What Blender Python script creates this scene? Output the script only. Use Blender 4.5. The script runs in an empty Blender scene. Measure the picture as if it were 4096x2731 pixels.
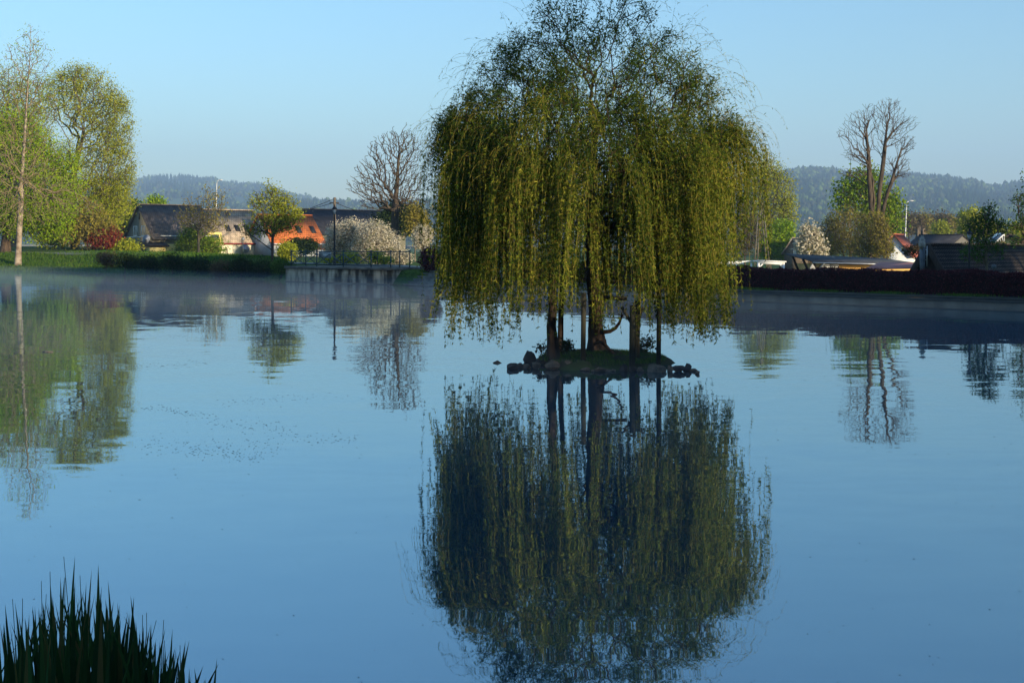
import bpy, math, random
import numpy as np
from mathutils import Vector
random.seed(7)
SC = bpy.context.scene
COL = SC.collection
R_ = math.radians
FP = 5000.0; HZ = 984.0; CU = 2048.0; CZ = 2.5     # focal length and horizon row of a 4096 px wide view, eye height

def W(u, v, D):
    return np.array([(u-CU)/FP*D, D, CZ-(v-HZ)/FP*D])
def X(u, D): return (u-CU)/FP*D
def Z(v, D): return CZ-(v-HZ)/FP*D

SUN_EL, SUN_AZ = R_(9.0), R_(44.0)     # azimuth measured from straight behind the camera towards the right
SUND = Vector((math.sin(SUN_AZ)*math.cos(SUN_EL), -math.cos(SUN_AZ)*math.cos(SUN_EL), math.sin(SUN_EL)))

# ------------------------------------------------------------------ materials
MATS = {}
def _new(name):
    m = bpy.data.materials.new(name); m.use_nodes = True
    nt = m.node_tree; nt.nodes.clear()
    out = nt.nodes.new('ShaderNodeOutputMaterial')
    MATS[name] = m
    return m, nt, out
def N(nt, t, **kw):
    n = nt.nodes.new(t)
    for k, v in kw.items():
        if k.startswith('i_'):
            key = k[2:]
            key = int(key) if key.isdigit() else key.replace('_', ' ')
            n.inputs[key].default_value = v
        else: setattr(n, k, v)
    return n
def ramp(nt, fac, stops):
    r = nt.nodes.new('ShaderNodeValToRGB')
    el = r.color_ramp.elements
    while len(el) < len(stops): el.new(0.5)
    for e, (p, c) in zip(el, stops):
        e.position = p; e.color = (*c, 1)
    nt.links.new(fac, r.inputs[0])
    return r.outputs[0]
def mat(name, c1, c2=None, scale=3.0, rough=0.8, bump=0.0, spec=0.25, metal=0.0, stretch=(1, 1, 1), lo=.35, hi=.65):
    m, nt, out = _new(name)
    b = N(nt, 'ShaderNodeBsdfPrincipled'); b.inputs['Roughness'].default_value = rough
    b.inputs['Metallic'].default_value = metal
    b.inputs['Specular IOR Level'].default_value = spec
    nt.links.new(b.outputs[0], out.inputs[0])
    c2 = c2 or tuple(x*0.75 for x in c1)
    tc = N(nt, 'ShaderNodeTexCoord'); mp = N(nt, 'ShaderNodeMapping')
    mp.inputs['Scale'].default_value = stretch
    nt.links.new(tc.outputs['Object'], mp.inputs[0])
    ns = N(nt, 'ShaderNodeTexNoise'); ns.inputs['Scale'].default_value = scale; ns.inputs['Detail'].default_value = 5
    nt.links.new(mp.outputs[0], ns.inputs['Vector'])
    nt.links.new(ramp(nt, ns.outputs[0], [(lo, c1), (hi, c2)]), b.inputs['Base Color'])
    if bump:
        bp = N(nt, 'ShaderNodeBump'); bp.inputs['Strength'].default_value = bump; bp.inputs['Distance'].default_value = .03
        nt.links.new(ns.outputs[0], bp.inputs['Height']); nt.links.new(bp.outputs[0], b.inputs['Normal'])
    return m
def leafmat(name, stops, trans=0.35):
    m, nt, out = _new(name)
    at = N(nt, 'ShaderNodeAttribute', attribute_name='tint')
    c = ramp(nt, at.outputs['Fac'], stops)
    d = N(nt, 'ShaderNodeBsdfDiffuse'); t = N(nt, 'ShaderNodeBsdfTranslucent')
    nt.links.new(c, d.inputs[0]); nt.links.new(c, t.inputs[0])
    mx = N(nt, 'ShaderNodeMixShader'); mx.inputs[0].default_value = trans
    nt.links.new(d.outputs[0], mx.inputs[1]); nt.links.new(t.outputs[0], mx.inputs[2])
    nt.links.new(mx.outputs[0], out.inputs[0])
    return m
def brickmat(name, c1, c2, mortar, theta, bw, bh, zk=1.0, msize=.02, rough=.85, stain=None, bump=.4, off=.5):
    m, nt, out = _new(name)
    b = N(nt, 'ShaderNodeBsdfPrincipled'); b.inputs['Roughness'].default_value = rough
    b.inputs['Specular IOR Level'].default_value = .2
    nt.links.new(b.outputs[0], out.inputs[0])
    tc = N(nt, 'ShaderNodeTexCoord'); mp = N(nt, 'ShaderNodeMapping')
    mp.inputs['Rotation'].default_value = (0, 0, -theta)
    nt.links.new(tc.outputs['Object'], mp.inputs[0])
    sx = N(nt, 'ShaderNodeSeparateXYZ'); nt.links.new(mp.outputs[0], sx.inputs[0])
    mu = N(nt, 'ShaderNodeMath', operation='MULTIPLY'); mu.inputs[1].default_value = zk
    nt.links.new(sx.outputs[2], mu.inputs[0])
    cb = N(nt, 'ShaderNodeCombineXYZ'); nt.links.new(sx.outputs[0], cb.inputs[0]); nt.links.new(mu.outputs[0], cb.inputs[1])
    br = N(nt, 'ShaderNodeTexBrick'); br.offset = off
    br.inputs['Color1'].default_value = (*c1, 1); br.inputs['Color2'].default_value = (*c2, 1); br.inputs['Mortar'].default_value = (*mortar, 1)
    br.inputs['Scale'].default_value = 1; br.inputs['Mortar Size'].default_value = msize
    br.inputs['Brick Width'].default_value = bw; br.inputs['Row Height'].default_value = bh; br.inputs['Mortar Smooth'].default_value = .3
    nt.links.new(cb.outputs[0], br.inputs['Vector'])
    ns = N(nt, 'ShaderNodeTexNoise'); ns.inputs['Scale'].default_value = 1.3; ns.inputs['Detail'].default_value = 6
    mp2 = N(nt, 'ShaderNodeMapping'); mp2.inputs['Scale'].default_value = (1.6, 1.6, .45) if stain else (1, 1, 1)
    nt.links.new(tc.outputs['Object'], mp2.inputs[0]); nt.links.new(mp2.outputs[0], ns.inputs['Vector'])
    mx = N(nt, 'ShaderNodeMix', data_type='RGBA', blend_type='MULTIPLY'); mx.inputs[0].default_value = 1
    nt.links.new(br.outputs[0], mx.inputs[6])
    nt.links.new(ramp(nt, ns.outputs[0], [(.40, stain or (.72, .72, .72)), (.62, (1.15, 1.12, 1.08))]), mx.inputs[7])
    nt.links.new(mx.outputs[2], b.inputs['Base Color'])
    bp = N(nt, 'ShaderNodeBump'); bp.inputs['Strength'].default_value = bump; bp.inputs['Distance'].default_value = .04
    bp.invert = True
    nt.links.new(br.outputs['Fac'], bp.inputs['Height']); nt.links.new(bp.outputs[0], b.inputs['Normal'])
    return m
def glassmat(name, c, rough=.06):
    m, nt, out = _new(name)
    b = N(nt, 'ShaderNodeBsdfPrincipled'); b.inputs['Base Color'].default_value = (*c, 1); b.inputs['Roughness'].default_value = rough
    b.inputs['Specular IOR Level'].default_value = .8
    nt.links.new(b.outputs[0], out.inputs[0]); return m

# ------------------------------------------------------------------ mesh helpers
def arrays_to_mesh(name, verts, faces, mats, smooth=False, tint=None, midx=None):
    """verts (n,3); faces: list of (m,k) int arrays"""
    me = bpy.data.meshes.new(name)
    verts = np.asarray(verts, np.float32)
    faces = [np.asarray(f, np.int32) for f in faces if len(f)]
    me.vertices.add(len(verts)); me.vertices.foreach_set('co', verts.ravel())
    loops = np.concatenate([f.ravel() for f in faces]); me.loops.add(len(loops)); me.loops.foreach_set('vertex_index', loops)
    tot = np.concatenate([np.full(len(f), f.shape[1], np.int32) for f in faces])
    start = np.concatenate([[0], np.cumsum(tot)[:-1]]).astype(np.int32)
    me.polygons.add(len(tot)); me.polygons.foreach_set('loop_start', start)
    if smooth: me.polygons.foreach_set('use_smooth', np.ones(len(tot), bool))
    for m in (mats if isinstance(mats, (list, tuple)) else [mats]): me.materials.append(m)
    if midx is not None: me.polygons.foreach_set('material_index', np.asarray(midx, np.int32))
    if tint is not None:
        a = me.attributes.new('tint', 'FLOAT', 'POINT'); a.data.foreach_set('value', np.asarray(tint, np.float32))
    me.update(calc_edges=True); me.validate()
    return me
def link(name, me, parent=None, loc=None):
    o = bpy.data.objects.new(name, me); COL.objects.link(o)
    if loc is not None: o.location = loc
    if parent is not None: o.parent = parent
    return o
def tag(o, label=None, cat=None, group=None, kind=None):
    if label: o['label'] = label
    if cat: o['category'] = cat
    if group: o['group'] = group
    if kind: o['kind'] = kind
    return o
def thing(name, label, cat, loc, group=None):
    o = bpy.data.objects.new(name, None); COL.objects.link(o)
    o.location = tuple(float(c) for c in loc); o.empty_display_size = .3
    return tag(o, label, cat, group)
def ploc(p):
    return np.array(p.location) if p is not None else np.zeros(3)

class MB:
    def __init__(s): s.v = []; s.f = {}; s.n = 0
    def add(s, verts, faces):
        verts = np.asarray(verts, float)
        s.v.append(verts)
        for f in faces:
            s.f.setdefault(len(f), []).append([i+s.n for i in f])
        s.n += len(verts)
        return s
    def hexa(s, p):   # 8 points: bottom 4 (ccw), top 4
        return s.add(p, [(3, 2, 1, 0), (4, 5, 6, 7), (0, 1, 5, 4), (1, 2, 6, 5), (2, 3, 7, 6), (3, 0, 4, 7)])
    def box(s, c, size, rz=0.0):
        c = np.asarray(c, float); hx, hy, hz = [q/2 for q in size]
        cs, sn = math.cos(rz), math.sin(rz)
        p = []
        for z in (-hz, hz):
            for x, y in ((-hx, -hy), (hx, -hy), (hx, hy), (-hx, hy)):
                p.append(c+np.array([x*cs-y*sn, x*sn+y*cs, z]))
        return s.hexa(p)
    def bar(s, a, b, w, h=None):   # rectangular bar between points
        a = np.asarray(a, float); b = np.asarray(b, float); h = h or w
        d = (b-a); d /= np.linalg.norm(d)
        up = np.array([0, 0, 1.]) if abs(d[2]) < .95 else np.array([0, 1., 0])
        x = np.cross(d, up); x /= np.linalg.norm(x); y = np.cross(x, d)
        q = [x*i*w/2+y*j*h/2 for i, j in ((-1, -1), (1, -1), (1, 1), (-1, 1))]
        return s.hexa([a+k for k in q]+[b+k for k in q])
    def tube(s, pts, rad, n=8, cap=True):
        pts = np.asarray(pts, float)
        if np.isscalar(rad): rad = [rad]*len(pts)
        vs, fs = [], []
        d0 = pts[-1]-pts[0]
        ref = np.array([1., 0, 0]) if abs(d0[0]) < .8*np.linalg.norm(d0) else np.array([0, 1., 0])
        for i, p in enumerate(pts):
            d = pts[min(i+1, len(pts)-1)]-pts[max(i-1, 0)]; d = d/(np.linalg.norm(d)+1e-9)
            x = np.cross(d, ref); x /= np.linalg.norm(x); y = np.cross(d, x)
            for k in range(n):
                a = 2*math.pi*k/n
                vs.append(p+rad[i]*(math.cos(a)*x+math.sin(a)*y))
        for i in range(len(pts)-1):
            for k in range(n):
                k2 = (k+1) % n
                fs.append((i*n+k, i*n+k2, (i+1)*n+k2, (i+1)*n+k))
        if cap:
            fs.append(tuple(range(n-1, -1, -1))); fs.append(tuple((len(pts)-1)*n+k for k in range(n)))
        return s.add(vs, fs)
    def lathe(s, c, prof, n=12):
        c = np.asarray(c, float)
        return s.tube([c+np.array([0, 0, z]) for r, z in prof], [max(r, .001) for r, z in prof], n)
    def ext(s, poly2, o, ax, ay, nrm, th):   # polygon extruded along nrm
        o, ax, ay, nrm = [np.asarray(q, float) for q in (o, ax, ay, nrm)]
        a = [o+ax*p[0]+ay*p[1] for p in poly2]; b = [q+nrm*th for q in a]; n = len(a)
        return s.add(a+b, [tuple(range(n)), tuple(range(2*n-1, n-1, -1))]+[(i, i+n, (i+1) % n+n, (i+1) % n) for i in range(n)])
    def sphere(s, c, r, n=10, sc=(1, 1, 1)):
        c = np.asarray(c, float); vs, fs = [], []
        m = n//2
        for i in range(1, m):
            for k in range(n):
                t, a = math.pi*i/m, 2*math.pi*k/n
                vs.append(c+r*np.array([math.sin(t)*math.cos(a)*sc[0], math.sin(t)*math.sin(a)*sc[1], math.cos(t)*sc[2]]))
        vs += [c+np.array([0, 0, r*sc[2]]), c-np.array([0, 0, r*sc[2]])]
        for i in range(m-2):
            for k in range(n): fs.append((i*n+k, (i+1)*n+k, (i+1)*n+(k+1) % n, i*n+(k+1) % n))
        t, b = len(vs)-2, len(vs)-1
        for k in range(n):
            fs.append((t, k, (k+1) % n)); fs.append((b, (m-2)*n+(k+1) % n, (m-2)*n+k))
        return s.add(vs, fs)
    def build(s, name, m, parent=None, smooth=False, loc=None):
        v = np.concatenate(s.v)
        base = ploc(parent) if loc is None else np.asarray(loc, float)
        me = arrays_to_mesh(name, v-base, list(s.f.values()), m, smooth)
        import bmesh
        bm = bmesh.new(); bm.from_mesh(me); bmesh.ops.recalc_face_normals(bm, faces=bm.faces); bm.to_mesh(me); bm.free()
        return link(name, me, parent, loc if parent is None else None)

# ------------------------------------------------------------------ vegetation
def unit(a): return a/(np.linalg.norm(a, axis=-1, keepdims=True)+1e-9)
def leaf_arrays(rng, c, L, Wd, axis=None, jit=1.0):
    """diamond leaves at centres c; axis (n,3) preferred long axis"""
    n = len(c)
    r = rng.normal(size=(n, 3))
    u = unit(r) if axis is None else unit(axis+r*jit)
    w = unit(np.cross(u, rng.normal(size=(n, 3))))
    k_ = rng.uniform(.45, 1.45, (n, 1)); L = np.broadcast_to(np.asarray(L, float), (n,))[:, None]*k_; Wd = np.broadcast_to(np.asarray(Wd, float), (n,))[:, None]*k_*rng.uniform(.8, 1.2, (n, 1))
    nrm = np.cross(u, w)
    bend = nrm*L*rng.uniform(-.12, .12, (n, 1))
    v = np.stack([c-u*L/2, c+w*Wd/2+bend, c+u*L/2, c-w*Wd/2+bend], 1).reshape(-1, 3)
    f = np.arange(4*n).reshape(n, 4)
    return v, f
def grow(trunk, targets, bf=.35):
    nt, nn = len(trunk), len(targets)
    P = np.zeros((nt+nn, 3)); P[:nt] = trunk
    par = np.full(nt+nn, -1); pl = np.zeros(nt+nn)
    for i in range(1, nt): par[i] = i-1; pl[i] = pl[i-1]+np.linalg.norm(P[i]-P[i-1])
    T = np.asarray(targets)
    best = np.full(nn, 1e9); bp = np.zeros(nn, int)
    start = max(1, int(nt*.35))
    for i in range(start, nt):
        c = np.linalg.norm(T-P[i], axis=1)+bf*pl[i]
        m = c < best; best[m] = c[m]; bp[m] = i
    done = np.zeros(nn, bool)
    for k in range(nn):
        j = int(np.argmin(np.where(done, 1e9, best)))
        i = nt+k; P[i] = T[j]; par[i] = bp[j]; pl[i] = pl[par[i]]+np.linalg.norm(P[i]-P[par[i]]); done[j] = True
        c = np.linalg.norm(T-P[i], axis=1)+bf*pl[i]
        m = (c < best) & ~done; best[m] = c[m]; bp[m] = i
    return P, par
def node_radii(P, par, R, rt, e=.5):
    cnt = np.zeros(len(P)); has = np.zeros(len(P), bool)
    for i in range(len(P)-1, 0, -1):
        if not has[i]: cnt[i] = max(cnt[i], 1)
        if par[i] >= 0: cnt[par[i]] += cnt[i]; has[par[i]] = True
    # trunk nodes come first, children always after parents
    return rt+(R-rt)*(cnt/max(cnt[0], 1))**e, cnt
def edge_tubes(P, par, r, cap_r=1e9):
    idx = np.where(par >= 0)[0]
    a, b = P[par[idx]], P[idx]; ra = np.minimum(r[par[idx]], r[idx]*1.5); rb = r[idx]
    d = unit(b-a)
    ref = np.where(np.abs(d[:, 2:3]) > .9, np.array([[1., 0, 0]]), np.array([[0, 0, 1.]]))
    x = unit(np.cross(d, ref)); y = np.cross(d, x)
    V, F, off = [], [], 0
    big = rb > min(np.quantile(rb, .93), .12)
    for sel, k in ((big, 7), (~big, 3)):
        if not sel.any(): continue
        ang = 2*np.pi*np.arange(k)/k
        ring = x[sel][:, None, :]*np.cos(ang)[None, :, None]+y[sel][:, None, :]*np.sin(ang)[None, :, None]
        va = a[sel][:, None, :]+ring*ra[sel][:, None, None]; vb = b[sel][:, None, :]+ring*rb[sel][:, None, None]+d[sel][:, None, :]*(rb[sel]*.3)[:, None, None]
        n = sel.sum()
        v = np.concatenate([va, vb], 1).reshape(-1, 3)
        base = (np.arange(n)*2*k)[:, None]
        kk = np.arange(k); k2 = (kk+1) % k
        f = np.stack([base+kk, base+k2, base+k+k2, base+k+kk], 2).reshape(-1, 4)+off
        V.append(v); F.append(f); off += len(v)
    return np.concatenate(V), np.concatenate(F)
def sample_blobs(rng, blobs, n):
    w = np.array([b[6] if len(b) > 6 else (b[3]*b[4]*b[5])**.7 for b in blobs], float); w /= w.sum()
    pick = rng.choice(len(blobs), n, p=w)
    d = unit(rng.normal(size=(n, 3)))*rng.uniform(0, 1, (n, 1))**.42
    B = np.array([b[:6] for b in blobs])
    return B[pick, :3]+d*B[pick, 3:6]

def tree(name, label, cat, D, base_u, trunk, blobs, bark, R, n=700, rt=.02, leaf=None, seed=1, group=None, bf=.35, z0=None, kz=.9, e=.5, twig=None, flare=True):
    """trunk: [(u,v)...] from the base up; blobs: [(u,v,ru,rv[,depth factor, depth offset])] in view pixels at distance D"""
    rng = np.random.default_rng(seed)
    bx = X(base_u, D); bz = (float(ground_h(np.array([bx]), np.array([D]))[0]) if z0 is None else z0)
    base = np.array([bx, D, bz-.05])
    t = thing(name, label, cat, base, group)
    tp = [base-base]
    for (u, v) in trunk:
        p = W(u, v, D)-base
        tp.append(p+np.array([0, rng.uniform(-.1, .1), 0]))
    # subdivide trunk
    pts = []
    for a, b in zip(tp[:-1], tp[1:]):
        m = max(1, int(np.linalg.norm(b-a)/(1.0 if D > 60 else .4)))
        for q in range(m): pts.append(a+(b-a)*q/m+rng.normal(size=3)*.02*(1 if (q or len(pts)) else 0))
    pts.append(tp[-1])
    bl = []
    for b in blobs:
        c = W(b[0], b[1], D)-base; k = b[4] if len(b) > 4 else kz; dy = b[5] if len(b) > 5 else 0
        c[1] += dy
        bl.append((c[0], c[1], c[2], b[2]*D/FP, b[2]*D/FP*k, b[3]*D/FP))
    tg = sample_blobs(rng, bl, n)
    tg = tg[tg[:, 2] > .15]
    P, par = grow(np.array(pts), tg, bf)
    nt = len(pts)
    # curl thin branches a little upward
    P[nt:] += rng.normal(size=P[nt:].shape)*.03*(D/100)
    r, cnt = node_radii(P, par, R, rt, e)
    if flare:
        r[0] *= 1.35
    pa = par.copy(); pa[nt:] = -1
    V, F = edge_tubes(P, pa, r)
    link('trunk', arrays_to_mesh('trunk', V, [F], bark, True), t)
    pa = par.copy(); pa[:nt] = -1
    V, F = edge_tubes(P, pa, r)
    link('branches', arrays_to_mesh('branches', V, [F], twig or bark, True), t)
    if leaf:
        tips = np.where((cnt <= leaf.get('upto', 3)) & (np.arange(len(P)) >= nt))[0]
        ctr = P[tips]
        if 'keep' in leaf: ctr = ctr[leaf['keep'](ctr+base, rng)]
        per = leaf['per']
        c = np.repeat(ctr, per, 0); cl = np.repeat(np.clip(rng.normal(.5, .22, len(ctr)), 0, 1), per)
        c = c+rng.normal(size=c.shape)*leaf['spread']
        ax = leaf.get('axis')
        v, f = leaf_arrays(rng, c, leaf['size'], leaf['size']*leaf.get('ratio', .55), None if ax is None else np.broadcast_to(np.array(ax, float), c.shape), leaf.get('jit', 1.0))
        tint = np.clip(cl+rng.normal(size=len(c))*.15, 0, 1)
        link(leaf.get('part', 'crown'), arrays_to_mesh('crown', v, [f], leaf['mat'], False, np.repeat(tint, 4)), t)
    return t

# ------------------------------------------------------------------ terrain
POND = [(-120, 105), (-70, 127), (-50.8, 124), (-43.4, 120), (-37.1, 112.6), (-31, 105.5), (-25.3, 98.8), (-19.9, 94), (-17.1, 90.8), (-16.0, 88.0),
        (-15.9, 87.8), (-7.8, 80.5), (10.1, 56.8), (19.4, 47.3), (45, 24), (48, 10), (20, 3.5), (8, 4.2), (0, 4.4), (-8, 4.2), (-40, 8), (-120, 30)]
PA, PB = np.array([-15.9, 87.8]), np.array([-7.8, 80.5])
ISL = (1.93, 26.75)
def pond_sd(x, y):
    P = np.array(POND, float); n = len(P)
    d = np.full(x.shape, 1e9); inside = np.zeros(x.shape, bool)
    for i in range(n):
        ax, ay = P[i]; bx, by = P[(i+1) % n]
        ex, ey = bx-ax, by-ay
        t = np.clip(((x-ax)*ex+(y-ay)*ey)/(ex*ex+ey*ey), 0, 1)
        d = np.minimum(d, np.hypot(x-ax-t*ex, y-ay-t*ey))
        cond = ((ay > y) != (by > y)) & (x < (bx-ax)*(y-ay)/((by-ay) if by != ay else 1e-9)+ax)
        inside ^= cond
    return np.where(inside, -d, d)
def sm(t):
    t = np.clip(t, 0, 1); return t*t*(3-2*t)
TU = [-4000, 250, 420, 560, 900, 1090, 1150, 1600, 1750, 2300, 2900, 3100, 9000]
T_CREST = [1.75, 1.75, 1.8, 1.72, 1.6, 1.45, 1.08, 1.05, .9, .55, .5, .5, .5]
T_BACK = [2.35, 2.35, 2.3, 1.5, 1.1, 1.0, 1.08, 1.0, .8, .3, -.4, -1.2, -1.2]
T_WID = [14, 14, 11, 9, 8, 5, .5, .5, .5, .5, .5, .5, .5]
T_OFF = [0, 0, 0, 0, 0, .1, .5, .5, 1.9, 1.9, 1.9, 1.9, 1.9]
def ground_h(x, y):
    d = pond_sd(x, y)
    yy = np.maximum(y, 20.0)
    u = CU+FP*x/yy
    near = 1-sm((y-22)/14)
    def tab(T, nv): return np.interp(u, TU, T)*(1-near)+nv*near
    crest, back, wid, off = tab(T_CREST, .9), tab(T_BACK, 1.0), tab(T_WID, 2.5), tab(T_OFF, 0)
    d2 = d-off
    h = crest*sm(d2/wid)**.8
    far = sm((d2-wid-2.5)/16)
    h = h+(back-crest)*far
    h = np.where(d2 < 0, -.75*sm(-d2/1.5), h)
    bump = .05*np.sin(x*.9+1.3*np.sin(y*.37))*np.cos(y*.8+x*.2)+.08*np.sin(x*.23+y*.31)
    h = h+np.where(d2 > 0, bump*sm(d2/3)*np.where(u < 1120, 1, .4), 0)
    h = np.where(y > 320, h*0+np.interp(y, [320, 420], [0, 0])-.2*0+h*np.clip(1-(y-320)/100, 0, 1), h)
    return h

bark_brown = mat('bark_brown', (.11, .075, .05), (.045, .033, .025), 6, .9, .5, stretch=(1, 1, .3))
bark_grey = mat('bark_grey', (.105, .078, .052), (.042, .032, .024), 5, .9, .5, stretch=(1, 1, .3))
bark_pale = mat('bark_pale', (.36, .29, .21), (.16, .115, .08), 1.6, .85, .3, stretch=(1, 1, 1.2), lo=.42, hi=.62)
bark_willow = mat('bark_willow', (.075, .05, .034), (.022, .016, .012), 9, .95, .9, stretch=(1, 1, .2))
bark_olive = mat('bark_olive', (.17, .14, .085), (.08, .065, .045), 5, .9, .3)

LM = {
 'yellowgreen': leafmat('leaf_yellow_green', [(0, (.16, .20, .02)), (.5, (.31, .34, .03)), (1, (.45, .44, .055))]),
 'bright': leafmat('leaf_bright_green', [(0, (.11, .20, .012)), (.5, (.25, .38, .02)), (1, (.39, .46, .04))]),
 'green_lit': leafmat('leaf_green_lit', [(0, (.08, .15, .014)), (.5, (.17, .27, .025)), (1, (.31, .37, .04))]),
 'olive': leafmat('leaf_olive', [(0, (.16, .14, .035)), (.5, (.26, .22, .045)), (1, (.33, .29, .06))]),
 'green': leafmat('leaf_green', [(0, (.03, .07, .012)), (.5, (.06, .13, .02)), (1, (.12, .20, .035))]),
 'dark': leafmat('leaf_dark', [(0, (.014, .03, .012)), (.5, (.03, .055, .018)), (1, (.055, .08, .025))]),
 'brown': leafmat('leaf_brown', [(0, (.09, .06, .035)), (.5, (.13, .095, .05)), (1, (.16, .15, .055))]),
 'red': leafmat('leaf_red', [(0, (.12, .02, .02)), (.5, (.22, .035, .03)), (1, (.26, .12, .04))]),
 'blossom': leafmat('blossom', [(0, (.16, .18, .06)), (.25, (.45, .40, .28)), (1, (.74, .67, .53))], .25),
 'barberry': leafmat('leaf_barberry', [(0, (.025, .010, .013)), (.6, (.075, .022, .028)), (1, (.14, .05, .055))], .15),
 'willow': leafmat('leaf_willow', [(0, (.026, .054, .013)), (.4, (.075, .120, .018)), (.75, (.21, .245, .027)), (1, (.42, .39, .055))], .40),
 'willow_twig': leafmat('willow_twig', [(0, (.13, .11, .025)), (1, (.34, .27, .055))], .15),
 'grass': leafmat('grass_blade', [(0, (.03, .07, .012)), (.5, (.065, .14, .02)), (1, (.14, .19, .04))], .3),
 'iris': leafmat('iris_blade', [(0, (.014, .036, .016)), (.85, (.035, .085, .024)), (.97, (.11, .09, .035))], .12),
}

# ------------------------------------------------------------------ ground, water, sky
def build_ground():
    def axis(a, b, st, lo, hi):
        core = np.arange(a, b+.01, st)
        up = b+np.cumsum(st*1.22**np.arange(1, 60)); up = up[up < hi]
        dn = a-np.cumsum(st*1.22**np.arange(1, 60)); dn = dn[dn > lo][::-1]
        return np.concatenate([[lo], dn, core, up, [hi]])
    xs = axis(-72, 60, .8, -5800, 5800); ys = axis(-6, 150, .8, -5800, 5800)
    Xg, Yg = np.meshgrid(xs, ys)
    H = ground_h(Xg.ravel(), Yg.ravel())
    far = np.hypot(Xg.ravel(), Yg.ravel()) > 330
    H[far] = np.where(H[far] > -.5, H[far]*.5, H[far])
    V = np.stack([Xg.ravel(), Yg.ravel(), H], 1)
    ny, nx = Xg.shape
    i = np.arange(nx-1)[None, :]+nx*np.arange(ny-1)[:, None]
    F = np.stack([i, i+1, i+nx+1, i+nx], 2).reshape(-1, 4)
    m, nt, out = _new('grass_ground')
    b = N(nt, 'ShaderNodeBsdfPrincipled'); b.inputs['Roughness'].default_value = .95; b.inputs['Specular IOR Level'].default_value = .1
    nt.links.new(b.outputs[0], out.inputs[0])
    tc = N(nt, 'ShaderNodeTexCoord')
    n1 = N(nt, 'ShaderNodeTexNoise'); n1.inputs['Scale'].default_value = .35; n1.inputs['Detail'].default_value = 8
    n2 = N(nt, 'ShaderNodeTexNoise'); n2.inputs['Scale'].default_value = 5; n2.inputs['Detail'].default_value = 6
    nt.links.new(tc.outputs['Object'], n1.inputs['Vector']); nt.links.new(tc.outputs['Object'], n2.inputs['Vector'])
    c1 = ramp(nt, n1.outputs[0], [(.35, (.05, .10, .02)), (.55, (.08, .135, .025)), (.72, (.13, .12, .04))])
    c2 = ramp(nt, n2.outputs[0], [(.3, (.55, .55, .5)), (.7, (1.2, 1.2, 1.1))])
    mx = N(nt, 'ShaderNodeMix', data_type='RGBA', blend_type='MULTIPLY'); mx.inputs[0].default_value = 1
    nt.links.new(c1, mx.inputs[6]); nt.links.new(c2, mx.inputs[7]); nt.links.new(mx.outputs[2], b.inputs['Base Color'])
    bp = N(nt, 'ShaderNodeBump'); bp.inputs['Strength'].default_value = .8; bp.inputs['Distance'].default_value = .12
    nt.links.new(n2.outputs[0], bp.inputs['Height']); nt.links.new(bp.outputs[0], b.inputs['Normal'])
    tag(link('ground', arrays_to_mesh('ground', V, [F], m, True)), kind='structure')
build_ground()

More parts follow.
